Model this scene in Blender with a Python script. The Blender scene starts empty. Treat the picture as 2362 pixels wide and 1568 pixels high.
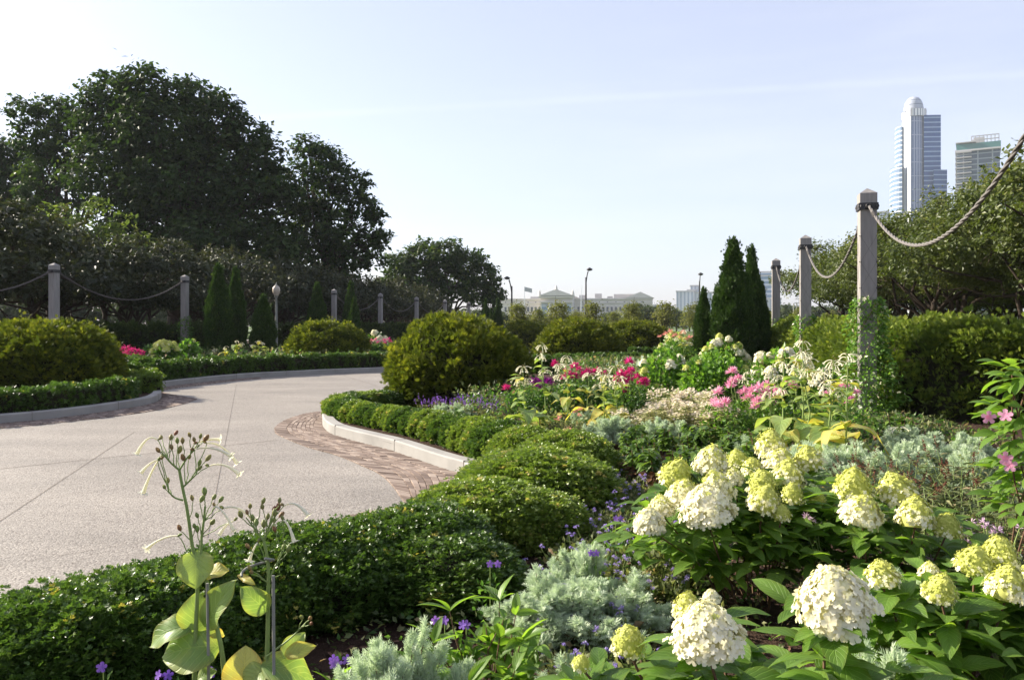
import bpy, bmesh, math, random
import numpy as np
from mathutils import Vector, Matrix
from mathutils.geometry import tessellate_polygon

# ------------------------------------------------------------------ camera, sky, sun, exposure
scene = bpy.context.scene
col = scene.collection
R = math.radians
EYE, F, CX, HY = 1.6, 1836.0, 1180.5, 750.0      # eye height; focal length, centre and horizon of the photo (2361 px wide)
cam_d = bpy.data.cameras.new("camera")
cam_d.sensor_width = 36.0
cam_d.lens = 36.0 * F / 2361.0
cam_d.shift_y = -(784.0 - HY) / 2361.0
cam_d.clip_start, cam_d.clip_end = 0.05, 6000.0
cam = bpy.data.objects.new("camera", cam_d)
cam.location = (0, 0, EYE)
cam.rotation_euler = (R(90), 0, 0)
col.objects.link(cam)
scene.camera = cam

SUN_AZ, SUN_EL = -68.0, 27.5      # azimuth from +Y towards +X, elevation
world = bpy.data.worlds.new("World")
scene.world = world
world.use_nodes = True
wn, wl = world.node_tree.nodes, world.node_tree.links
wn.clear()
w_out = wn.new("ShaderNodeOutputWorld")
w_bg = wn.new("ShaderNodeBackground")
w_sky = wn.new("ShaderNodeTexSky")
w_sky.sky_type = 'NISHITA'
w_sky.sun_disc = False
w_sky.sun_elevation = R(SUN_EL)
w_sky.sun_rotation = R(SUN_AZ)
w_sky.air_density, w_sky.dust_density, w_sky.ozone_density = 1.0, 1.6, 2.5
w_bg.inputs[1].default_value = 0.10
# thin high cirrus, in sky directions
w_tc = wn.new("ShaderNodeTexCoord")
w_map = wn.new("ShaderNodeMapping"); w_map.inputs['Scale'].default_value = (1.2, 1.6, 9.0); w_map.inputs['Rotation'].default_value = (0.0, R(6), 0)
w_n = wn.new("ShaderNodeTexNoise"); w_n.inputs['Scale'].default_value = 1.6; w_n.inputs['Detail'].default_value = 6; w_n.inputs['Roughness'].default_value = 0.55
w_r = wn.new("ShaderNodeMapRange"); w_r.inputs[1].default_value = 0.46; w_r.inputs[2].default_value = 0.8; w_r.inputs[3].default_value = 0.0; w_r.inputs[4].default_value = 0.22
w_mix = wn.new("ShaderNodeMix"); w_mix.data_type = 'RGBA'
w_mix.inputs['B'].default_value = (4.6, 4.8, 5.2, 1)
w_tint = wn.new("ShaderNodeMix"); w_tint.data_type = 'RGBA'; w_tint.blend_type = 'MULTIPLY'; w_tint.inputs['Factor'].default_value = 1
w_tint.inputs['B'].default_value = (.97, .94, .945, 1)
w_hz = wn.new("ShaderNodeMix"); w_hz.data_type = 'RGBA'; w_hz.inputs['Factor'].default_value = .5; w_hz.inputs['B'].default_value = (3.45, 3.5, 4.2, 1)
wl.new(w_tc.outputs['Generated'], w_map.inputs[0]); wl.new(w_map.outputs[0], w_n.inputs['Vector'])
wl.new(w_n.outputs['Fac'], w_r.inputs[0]); wl.new(w_r.outputs[0], w_mix.inputs['Factor'])
wl.new(w_sky.outputs[0], w_hz.inputs['A']); wl.new(w_hz.outputs['Result'], w_mix.inputs['A'])
# an old vapour trail crossing the sky along a great circle
def _dir(px, py):
    return Vector(((px - CX) / F, 1.0, (HY - py) / F)).normalized()
tn = _dir(1050, 247).cross(_dir(2361, 172)).normalized()
w_vd = wn.new("ShaderNodeVectorMath"); w_vd.operation = 'DOT_PRODUCT'; w_vd.inputs[1].default_value = tn
w_ab = wn.new("ShaderNodeMath"); w_ab.operation = 'ABSOLUTE'
w_tr = wn.new("ShaderNodeMapRange"); w_tr.interpolation_type = 'SMOOTHSTEP'; w_tr.inputs[1].default_value = .007; w_tr.inputs[2].default_value = .0; w_tr.inputs[3].default_value = 0; w_tr.inputs[4].default_value = .10
w_n2 = wn.new("ShaderNodeTexNoise"); w_n2.inputs['Scale'].default_value = 14; w_n2.inputs['Detail'].default_value = 5
w_m2 = wn.new("ShaderNodeMath"); w_m2.operation = 'MULTIPLY'
w_mx2 = wn.new("ShaderNodeMix"); w_mx2.data_type = 'RGBA'; w_mx2.inputs['B'].default_value = (6.6, 6.7, 7.0, 1)
wl.new(w_tc.outputs['Generated'], w_vd.inputs[0]); wl.new(w_vd.outputs['Value'], w_ab.inputs[0]); wl.new(w_ab.outputs[0], w_tr.inputs[0])
wl.new(w_tc.outputs['Generated'], w_n2.inputs['Vector']); wl.new(w_tr.outputs[0], w_m2.inputs[0]); wl.new(w_n2.outputs['Fac'], w_m2.inputs[1])
wl.new(w_m2.outputs[0], w_mx2.inputs['Factor']); wl.new(w_mix.outputs['Result'], w_mx2.inputs['A']); wl.new(w_mx2.outputs['Result'], w_tint.inputs['A'])
wl.new(w_tint.outputs['Result'], w_bg.inputs[0]); wl.new(w_bg.outputs[0], w_out.inputs[0])

sun_d = bpy.data.lights.new("sun", 'SUN')
sun_d.energy, sun_d.angle, sun_d.color = 5.0, R(0.53), (1.0, 0.92, 0.78)
sun = bpy.data.objects.new("sun", sun_d)
sv = Vector((math.sin(R(SUN_AZ)) * math.cos(R(SUN_EL)), math.cos(R(SUN_AZ)) * math.cos(R(SUN_EL)), math.sin(R(SUN_EL))))
sun.rotation_euler = sv.to_track_quat('Z', 'Y').to_euler()
sun.location = (-20, 10, 30)
col.objects.link(sun)

scene.view_settings.view_transform = 'Standard'
scene.view_settings.look = 'None'
scene.view_settings.gamma = 1.0
scene.view_settings.use_curve_mapping = False
scene.view_settings.exposure = 1.38
scene.cycles.max_bounces = 8
scene.cycles.diffuse_bounces = 4
scene.cycles.glossy_bounces = 2
scene.cycles.transmission_bounces = 5
scene.cycles.transparent_max_bounces = 4
scene.cycles.volume_bounces = 1
scene.cycles.use_denoising = True
scene.cycles.caustics_reflective = False
scene.cycles.caustics_refractive = False

rng = np.random.default_rng(11)
random.seed(11)
TAU = 2 * math.pi

# ------------------------------------------------------------------ points
def G(px, py, z=0.0):
    """where the sight line through this point of the photo meets the height z"""
    Y = F * (EYE - z) / (py - HY)
    return ((px - CX) / F * Y, Y)

def W(px, py, Y):
    return np.array([(px - CX) / F * Y, Y, EYE - (py - HY) / F * Y])

# ------------------------------------------------------------------ materials
def new_mat(name):
    m = bpy.data.materials.new(name)
    m.use_nodes = True
    n, l = m.node_tree.nodes, m.node_tree.links
    return m, n, l, n["Principled BSDF"], n["Material Output"]

def foliage(name, stops, trans=0.35, rough=0.45, spec=0.35, tcol=(1.25, 1.35, 0.7)):
    """leaf: each leaf picks its tint through the face attribute rnd; part of the light passes through"""
    m, n, l, p, out = new_mat(name)
    a = n.new("ShaderNodeAttribute"); a.attribute_name = "rnd"
    r = n.new("ShaderNodeValToRGB")
    cr = r.color_ramp
    for i, (pos, c) in enumerate(stops):
        e = cr.elements[i] if i < 2 else cr.elements.new(pos)
        e.position = pos; e.color = (*c, 1)
    l.new(a.outputs['Fac'], r.inputs[0])
    l.new(r.outputs[0], p.inputs['Base Color'])
    p.inputs['Roughness'].default_value = rough
    p.inputs['Specular IOR Level'].default_value = spec
    if trans > 0:
        t = n.new("ShaderNodeBsdfTranslucent")
        mul = n.new("ShaderNodeMix"); mul.data_type = 'RGBA'; mul.blend_type = 'MULTIPLY'; mul.inputs['Factor'].default_value = 1
        mul.inputs['B'].default_value = (*tcol, 1)
        l.new(r.outputs[0], mul.inputs['A']); l.new(mul.outputs['Result'], t.inputs[0])
        mx = n.new("ShaderNodeMixShader"); mx.inputs[0].default_value = trans
        l.new(p.outputs[0], mx.inputs[1]); l.new(t.outputs[0], mx.inputs[2]); l.new(mx.outputs[0], out.inputs[0])
    return m

def veined(name, c1, c2, yellow, trans=0.4, rough=0.42, spec=0.4):
    """broad leaf with blotches and a puckered surface"""
    m, n, l, p, out = new_mat(name)
    tc = n.new("ShaderNodeTexCoord")
    nz = n.new("ShaderNodeTexNoise"); nz.inputs['Scale'].default_value = 14; nz.inputs['Detail'].default_value = 4
    l.new(tc.outputs['Object'], nz.inputs['Vector'])
    a = n.new("ShaderNodeAttribute"); a.attribute_name = "rnd"
    m1 = n.new("ShaderNodeMix"); m1.data_type = 'RGBA'; m1.inputs['A'].default_value = (*c1, 1); m1.inputs['B'].default_value = (*c2, 1)
    l.new(a.outputs['Fac'], m1.inputs['Factor'])
    mr = n.new("ShaderNodeMapRange"); mr.inputs[1].default_value = 0.52; mr.inputs[2].default_value = 0.72
    l.new(nz.outputs['Fac'], mr.inputs[0])
    m2 = n.new("ShaderNodeMix"); m2.data_type = 'RGBA'; m2.inputs['B'].default_value = (*yellow, 1)
    l.new(mr.outputs[0], m2.inputs['Factor']); l.new(m1.outputs['Result'], m2.inputs['A'])
    # veins: a ladder of soft ridges either side of the midrib, along the leaf's own coordinates
    uv = n.new("ShaderNodeAttribute"); uv.attribute_name = "luv"
    sx = n.new("ShaderNodeSeparateXYZ"); l.new(uv.outputs['Vector'], sx.inputs[0])
    ab = n.new("ShaderNodeMath"); ab.operation = 'ABSOLUTE'; l.new(sx.outputs[0], ab.inputs[0])
    sk = n.new("ShaderNodeMath"); sk.operation = 'MULTIPLY_ADD'; sk.inputs[1].default_value = -0.35
    l.new(ab.outputs[0], sk.inputs[0]); l.new(sx.outputs[1], sk.inputs[2])
    fr = n.new("ShaderNodeMath"); fr.operation = 'MULTIPLY'; fr.inputs[1].default_value = 44; l.new(sk.outputs[0], fr.inputs[0])
    sn = n.new("ShaderNodeMath"); sn.operation = 'SINE'; l.new(fr.outputs[0], sn.inputs[0])
    pw = n.new("ShaderNodeMapRange"); pw.inputs[1].default_value = 0.8; pw.inputs[2].default_value = 1.0; l.new(sn.outputs[0], pw.inputs[0])
    md = n.new("ShaderNodeMapRange"); md.inputs[1].default_value = 0.05; md.inputs[2].default_value = 0.0; l.new(ab.outputs[0], md.inputs[0])
    mxv = n.new("ShaderNodeMath"); mxv.operation = 'MAXIMUM'; l.new(pw.outputs[0], mxv.inputs[0]); l.new(md.outputs[0], mxv.inputs[1])
    eg = n.new("ShaderNodeMapRange"); eg.inputs[1].default_value = .62; eg.inputs[2].default_value = 1.0; l.new(ab.outputs[0], eg.inputs[0])
    eg2 = n.new("ShaderNodeMath"); eg2.operation = 'MULTIPLY'; l.new(eg.outputs[0], eg2.inputs[0]); l.new(nz.outputs['Fac'], eg2.inputs[1])
    m2b = n.new("ShaderNodeMix"); m2b.data_type = 'RGBA'; m2b.inputs['B'].default_value = (yellow[0] * .9 + .02, yellow[1] * .75, yellow[2] * .6, 1)
    l.new(eg2.outputs[0], m2b.inputs['Factor']); l.new(m2.outputs['Result'], m2b.inputs['A']); m2 = m2b
    vf = n.new("ShaderNodeMath"); vf.operation = 'MULTIPLY'; vf.inputs[1].default_value = 0.35; l.new(mxv.outputs[0], vf.inputs[0])
    m3 = n.new("ShaderNodeMix"); m3.data_type = 'RGBA'; m3.inputs['B'].default_value = (*[min(1, v * 1.5 + .05) for v in c2], 1)
    l.new(vf.outputs[0], m3.inputs['Factor']); l.new(m2.outputs['Result'], m3.inputs['A'])
    l.new(m3.outputs['Result'], p.inputs['Base Color'])
    p.inputs['Roughness'].default_value = rough; p.inputs['Specular IOR Level'].default_value = spec
    bp = n.new("ShaderNodeBump"); bp.inputs['Strength'].default_value = 0.6; bp.inputs['Distance'].default_value = 0.004; bp.invert = True
    l.new(mxv.outputs[0], bp.inputs['Height']); l.new(bp.outputs[0], p.inputs['Normal'])
    t = n.new("ShaderNodeBsdfTranslucent")
    mul = n.new("ShaderNodeMix"); mul.data_type = 'RGBA'; mul.blend_type = 'MULTIPLY'; mul.inputs['Factor'].default_value = 1
    mul.inputs['B'].default_value = (1.35, 1.35, 0.6, 1)
    l.new(m3.outputs['Result'], mul.inputs['A']); l.new(mul.outputs['Result'], t.inputs[0])
    mx = n.new("ShaderNodeMixShader"); mx.inputs[0].default_value = trans
    l.new(p.outputs[0], mx.inputs[1]); l.new(t.outputs[0], mx.inputs[2]); l.new(mx.outputs[0], out.inputs[0])
    return m

def solid(name, c, rough=0.7, spec=0.3, metal=0.0, var=0.25, scale=8.0, bump=0.0, bscale=60.0, bdist=0.005, stretch=1.0):
    m, n, l, p, out = new_mat(name)
    tc = n.new("ShaderNodeTexCoord")
    nz = n.new("ShaderNodeTexNoise"); nz.inputs['Scale'].default_value = scale; nz.inputs['Detail'].default_value = 6
    mpn = n.new("ShaderNodeMapping"); mpn.inputs['Scale'].default_value = (1, 1, stretch)
    l.new(tc.outputs['Object'], mpn.inputs[0]); l.new(mpn.outputs[0], nz.inputs['Vector'])
    mx = n.new("ShaderNodeMix"); mx.data_type = 'RGBA'
    mx.inputs['A'].default_value = (*[v * (1 - var) for v in c], 1); mx.inputs['B'].default_value = (*[min(1, v * (1 + var)) for v in c], 1)
    l.new(nz.outputs['Fac'], mx.inputs['Factor']); l.new(mx.outputs['Result'], p.inputs['Base Color'])
    p.inputs['Roughness'].default_value = rough; p.inputs['Specular IOR Level'].default_value = spec; p.inputs['Metallic'].default_value = metal
    if bump:
        n2 = n.new("ShaderNodeTexNoise"); n2.inputs['Scale'].default_value = bscale; n2.inputs['Detail'].default_value = 5
        l.new(tc.outputs['Object'], n2.inputs['Vector'])
        b = n.new("ShaderNodeBump"); b.inputs['Strength'].default_value = bump; b.inputs['Distance'].default_value = bdist
        l.new(n2.outputs['Fac'], b.inputs['Height']); l.new(b.outputs[0], p.inputs['Normal'])
    return m

def paving(name, c, stone=0.02):
    """exposed-aggregate concrete: pale and dark pebbles in a cream matrix, with broad stains"""
    m, n, l, p, out = new_mat(name)
    tc = n.new("ShaderNodeTexCoord")
    vo = n.new("ShaderNodeTexVoronoi"); vo.inputs['Scale'].default_value = 1 / stone; l.new(tc.outputs['Object'], vo.inputs['Vector'])
    sp = n.new("ShaderNodeSeparateColor"); l.new(vo.outputs['Color'], sp.inputs[0])
    r = n.new("ShaderNodeValToRGB"); cr = r.color_ramp
    cr.elements[0].position = 0.0; cr.elements[0].color = (c[0] * .55, c[1] * .5, c[2] * .48, 1)
    cr.elements[1].position = 1.0; cr.elements[1].color = (min(1, c[0] * 1.5), min(1, c[1] * 1.5), min(1, c[2] * 1.5), 1)
    e = cr.elements.new(.35); e.color = (*c, 1)
    e = cr.elements.new(.8); e.color = (c[0] * 1.12, c[1] * 1.1, c[2] * 1.1, 1)
    l.new(sp.outputs[0], r.inputs[0])
    nz = n.new("ShaderNodeTexNoise"); nz.inputs['Scale'].default_value = 0.55; nz.inputs['Detail'].default_value = 7; nz.inputs['Roughness'].default_value = .6
    mp = n.new("ShaderNodeMapping"); mp.inputs['Scale'].default_value = (0.6, 1.4, 1); l.new(tc.outputs['Object'], mp.inputs[0]); l.new(mp.outputs[0], nz.inputs['Vector'])
    mr = n.new("ShaderNodeMapRange"); mr.inputs[1].default_value = .3; mr.inputs[2].default_value = .7; mr.inputs[3].default_value = .74; mr.inputs[4].default_value = 1.12
    l.new(nz.outputs['Fac'], mr.inputs[0])
    mul = n.new("ShaderNodeMix"); mul.data_type = 'RGBA'; mul.blend_type = 'MULTIPLY'; mul.inputs['Factor'].default_value = 1
    l.new(r.outputs[0], mul.inputs['A']); l.new(mr.outputs[0], mul.inputs['B'])
    l.new(mul.outputs['Result'], p.inputs['Base Color'])
    p.inputs['Roughness'].default_value = .55; p.inputs['Specular IOR Level'].default_value = .4
    b = n.new("ShaderNodeBump"); b.inputs['Strength'].default_value = .55; b.inputs['Distance'].default_value = .006
    l.new(vo.outputs['Distance'], b.inputs['Height']); b.invert = True; l.new(b.outputs[0], p.inputs['Normal'])
    return m

M = {}
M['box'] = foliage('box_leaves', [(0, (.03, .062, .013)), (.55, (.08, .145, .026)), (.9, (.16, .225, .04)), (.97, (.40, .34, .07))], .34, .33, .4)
M['box_sun'] = foliage('box_leaves_sunlit', [(0, (.07, .12, .022)), (.5, (.17, .245, .04)), (.85, (.29, .34, .07)), (.95, (.60, .48, .2))], .36, .33, .4)  # brighter copy of the box leaves: sunlight put into the colour, plus bleached tips
M['twig'] = solid('twigs', (.022, .020, .012), .95, .1)
M['yew'] = foliage('yew_needles', [(0, (.035, .055, .008)), (.5, (.10, .125, .014)), (1, (.30, .30, .03))], .32, .5, .2)
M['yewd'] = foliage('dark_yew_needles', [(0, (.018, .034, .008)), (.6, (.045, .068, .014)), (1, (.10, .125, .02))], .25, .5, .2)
M['yewh'] = foliage('hedge_yew_needles', [(0, (.042, .078, .014)), (.5, (.125, .175, .026)), (1, (.32, .36, .05))], .34, .5, .2)
M['thuja'] = foliage('thuja_sprays', [(0, (.022, .05, .011)), (.6, (.05, .095, .018)), (1, (.11, .165, .03))], .25, .55, .2)
M['elm'] = foliage('elm_leaves', [(0, (.018, .038, .011)), (.6, (.04, .07, .015)), (1, (.09, .115, .022))], .35, .55, .2)
M['maple'] = foliage('pale_leaves', [(0, (.07, .11, .025)), (.6, (.13, .175, .04)), (1, (.23, .26, .06))], .38, .5, .2)
M['crabl'] = foliage('bronze_leaves', [(0, (.022, .030, .014)), (.6, (.042, .05, .02)), (1, (.10, .095, .03))], .22, .55, .3)
M['crabr'] = foliage('crab_leaves', [(0, (.042, .062, .014)), (.55, (.092, .118, .025)), (1, (.20, .20, .055))], .34, .45, .35)
M['young'] = foliage('young_tree_leaves', [(0, (.11, .125, .03)), (.6, (.19, .195, .05)), (1, (.30, .28, .085))], .4, .55, .2)
M['far'] = foliage('far_leaves', [(0, (.03, .05, .015)), (1, (.075, .095, .025))], .25, .6, .2)
M['hyd'] = foliage('hydrangea_leaves', [(0, (.035, .085, .016)), (.6, (.075, .16, .028)), (1, (.15, .26, .045))], .4, .4, .4)
M['hydb'] = foliage('bright_leaves', [(0, (.06, .14, .02)), (.6, (.12, .24, .03)), (1, (.22, .34, .06))], .45, .4, .4)
M['hydv'] = veined('hydrangea_broad_leaf', (.085, .17, .025), (.21, .36, .055), (.15, .27, .04), .54)
M['nic'] = veined('tobacco_broad_leaf', (.18, .29, .08), (.31, .41, .13), (.34, .40, .11), .44)
M['nicy'] = veined('yellowing_tobacco_leaf', (.42, .46, .12), (.56, .52, .15), (.52, .36, .08), .45)
M['stem'] = solid('green_stem', (.20, .27, .08), .5, .3, var=.3, scale=20)
M['bstem'] = solid('brown_stem', (.13, .075, .045), .7, .2)
M['bud'] = foliage('seed_pods', [(0, (.22, .29, .09)), (.6, (.28, .25, .11)), (1, (.26, .11, .07))], .28, .5, .3)
M['stake'] = solid('grey_stake', (.22, .22, .19), .6, .3)
M['art'] = foliage('silver_leaves', [(0, (.30, .38, .25)), (.6, (.47, .55, .39)), (1, (.68, .74, .58))], .3, .6, .2, (1.1, 1.2, .9))
M['dry'] = foliage('dry_leaves', [(0, (.10, .05, .03)), (1, (.24, .15, .08))], .2, .7, .1, (1.2, 1, .7))
M['basil'] = foliage('crinkled_leaves', [(0, (.05, .10, .018)), (.7, (.11, .19, .03)), (1, (.2, .29, .05))], .38, .35, .45)
M['cover'] = foliage('low_leaves', [(0, (.05, .07, .03)), (.6, (.13, .155, .06)), (.9, (.26, .26, .12)), (1, (.28, .18, .12))], .35, .6, .2)
M['cream'] = foliage('cream_leaves', [(0, (.26, .30, .11)), (.5, (.56, .55, .28)), (1, (.74, .70, .44))], .35, .6, .2, (1.1, 1.1, .8))
M['blush'] = foliage('blush_petals', [(0, (.68, .60, .42)), (.7, (.76, .68, .54)), (1, (.78, .64, .60))], .35, .6, .2, (1, 1, 1))
M['white'] = foliage('white_petals', [(0, (.84, .79, .54)), (1, (.90, .87, .72))], .36, .5, .15, (1, 1, .9))
M['ivory'] = foliage('cream_petals', [(0, (.80, .76, .42)), (1, (.86, .84, .62))], .32, .5, .2, (1, 1, .8))
M['lime'] = foliage('lime_buds', [(0, (.50, .54, .10)), (1, (.72, .72, .24))], .32, .5, .2, (1, 1, .7))
M['pink'] = foliage('pink_petals', [(0, (.72, .24, .38)), (.6, (.82, .42, .55)), (1, (.90, .64, .70))], .35, .5, .2, (1.05, 1, 1.1))
M['mag'] = foliage('magenta_petals', [(0, (.40, .012, .10)), (.6, (.62, .03, .20)), (1, (.70, .08, .34))], .35, .5, .2, (1.1, 1, 1))
M['plum'] = foliage('plum_petals', [(0, (.14, .01, .12)), (1, (.30, .02, .28))], .35, .5, .2, (1.1, 1, 1))
M['lav'] = foliage('lavender_petals', [(0, (.30, .24, .58)), (.7, (.44, .36, .70)), (1, (.62, .50, .78))], .3, .6, .2, (1.1, 1, 1.1))
M['viol'] = foliage('violet_petals', [(0, (.18, .09, .42)), (1, (.38, .19, .58))], .3, .6, .2, (1.1, 1, 1.1))
M['pale'] = foliage('pale_pink_petals', [(0, (.66, .42, .62)), (1, (.8, .64, .72))], .35, .5, .2, (1, 1, 1))
M['rose'] = foliage('rose_petals', [(0, (.75, .25, .26)), (1, (.85, .45, .3))], .35, .5, .2, (1, 1, 1))
M['rust'] = foliage('rust_spikes', [(0, (.09, .035, .022)), (1, (.17, .07, .045))], .05, .8, .1)
M['bark'] = solid('bark', (.05, .038, .028), .9, .15, var=.45, scale=5, bump=.8, bscale=25, bdist=.03)
M['granite'] = solid('grey_granite', (.26, .24, .225), .8, .2, var=.38, scale=22, bump=.45, bscale=150, bdist=.004, stretch=.12)
M['iron'] = solid('dark_iron', (.045, .042, .042), .5, .4, metal=.4)
M['rope'] = solid('rope_fibre', (.155, .143, .136), .8, .15, var=.4, scale=30, bump=.6, bscale=200, bdist=.004)
M['ropeg'] = solid('dark_rope_fibre', (.10, .085, .08), .75, .2, var=.35, scale=30)
M['kerb'] = solid('kerb_stone', (.30, .288, .268), .8, .2, var=.32, scale=2.2, bump=.4, bscale=90, bdist=.004)
M['path'] = paving('exposed_aggregate', (.25, .225, .193), .013)
M['joint'] = solid('path_joint', (.17, .145, .125), .95, .1, var=.4)
M['mortar'] = solid('sand_joint', (.27, .20, .15), .95, .1)
M['brick'] = foliage('worn_brick', [(0, (.135, .10, .082)), (.5, (.20, .15, .122)), (1, (.30, .24, .20))], 0, .85, .2)
M['soil'] = solid('bark_mulch', (.055, .034, .024), .95, .1, var=.6, scale=25, bump=1.0, bscale=70, bdist=.03)
M['chips'] = foliage('mulch_chips', [(0, (.035, .02, .014)), (.8, (.11, .06, .04)), (1, (.22, .13, .09))], 0, .9, .1)
M['lawn'] = solid('lawn', (.075, .115, .03), .95, .1, var=.35, scale=2.5, bump=.6, bscale=40, bdist=.03)
M['road'] = solid('asphalt', (.20, .195, .19), .9, .2, var=.2, scale=.6)
M['limestone'] = solid('limestone', (.62, .58, .54), .9, .2, var=.1, scale=.15)
M['glassd'] = solid('dark_windows', (.05, .06, .08), .25, .5)
M['roofm'] = solid('roof_metal', (.36, .35, .35), .7, .3)
M['green'] = solid('green_glass', (.045, .15, .14), .4, .3)
M['concrete'] = solid('pale_concrete', (.42, .41, .41), .85, .2, var=.12, scale=.2)
M['lampg'] = solid('frosted_globe', (.42, .36, .28), .35, .4)
M['sign'] = solid('sign_white', (.7, .72, .75), .5, .3)
M['car'] = solid('car_paint', (.35, .36, .38), .3, .5)

def curtain(name, glass, bar, floor_h, line, mull, mline, rough=.45, metal=.0):
    """facade: floors and mullions as bands in the building's own coordinates"""
    m, n, l, p, out = new_mat(name)
    tc = n.new("ShaderNodeTexCoord"); sx = n.new("ShaderNodeSeparateXYZ"); l.new(tc.outputs['Object'], sx.inputs[0])
    def band(sock, period, width):
        d = n.new("ShaderNodeMath"); d.operation = 'DIVIDE'; d.inputs[1].default_value = period; l.new(sock, d.inputs[0])
        f = n.new("ShaderNodeMath"); f.operation = 'FRACT'; l.new(d.outputs[0], f.inputs[0])
        g = n.new("ShaderNodeMath"); g.operation = 'LESS_THAN'; g.inputs[1].default_value = width; l.new(f.outputs[0], g.inputs[0])
        return g.outputs[0]
    b = band(sx.outputs[2], floor_h, line)
    if mull:
        sm = n.new("ShaderNodeMath"); sm.operation = 'ADD'; l.new(sx.outputs[0], sm.inputs[0]); l.new(sx.outputs[1], sm.inputs[1])
        b2 = band(sm.outputs[0], mull, mline)
        mm = n.new("ShaderNodeMath"); mm.operation = 'MAXIMUM'; l.new(b, mm.inputs[0]); l.new(b2, mm.inputs[1]); b = mm.outputs[0]
    nz = n.new("ShaderNodeTexNoise"); nz.inputs['Scale'].default_value = .25; nz.inputs['Detail'].default_value = 3; l.new(tc.outputs['Object'], nz.inputs['Vector'])
    g1 = n.new("ShaderNodeMix"); g1.data_type = 'RGBA'; g1.inputs['A'].default_value = (*[v * .75 for v in glass], 1); g1.inputs['B'].default_value = (*[v * 1.25 for v in glass], 1)
    l.new(nz.outputs['Fac'], g1.inputs['Factor'])
    mx = n.new("ShaderNodeMix"); mx.data_type = 'RGBA'; mx.inputs['B'].default_value = (*bar, 1)
    l.new(b, mx.inputs['Factor']); l.new(g1.outputs['Result'], mx.inputs['A']); l.new(mx.outputs['Result'], p.inputs['Base Color'])
    mr = n.new("ShaderNodeMapRange"); mr.inputs[3].default_value = rough; mr.inputs[4].default_value = .6; l.new(b, mr.inputs[0]); l.new(mr.outputs[0], p.inputs['Roughness'])
    p.inputs['Specular IOR Level'].default_value = .12; p.inputs['Metallic'].default_value = metal
    return m

M['tw_blue'] = curtain('blue_curtain_wall', (.018, .07, .23), (.26, .36, .52), 4.6, .24, 0, 0)
M['tw_pale'] = curtain('pale_curtain_wall', (.12, .18, .28), (.58, .61, .66), 4.6, .28, 0, 0)
M['tw_shaft'] = curtain('mullioned_wall', (.11, .15, .27), (.34, .37, .48), 13.0, .05, 3.2, .35)
M['tw_fin'] = curtain('white_fins', (.30, .32, .38), (.8, .8, .8), 400.0, .0, 3.6, .55)
M['tw_dome'] = curtain('banded_dome', (.36, .39, .46), (.14, .16, .22), 4.6, .16, 0, 0)
M['tw_con'] = curtain('unfinished_storeys', (.045, .075, .12), (.24, .28, .31), 4.6, .22, 11.0, .10)
M['slab'] = curtain('slab_windows', (.25, .30, .38), (.46, .49, .54), 60.0, .0, 4.0, .55)
M['bluet'] = curtain('blue_storeys', (.13, .22, .34), (.42, .48, .55), 5.0, .42, 0, 0)

# ------------------------------------------------------------------ mesh building
def unit(v):
    v = np.asarray(v, float)
    return v / np.maximum(np.linalg.norm(v, axis=-1, keepdims=True), 1e-9)

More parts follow.
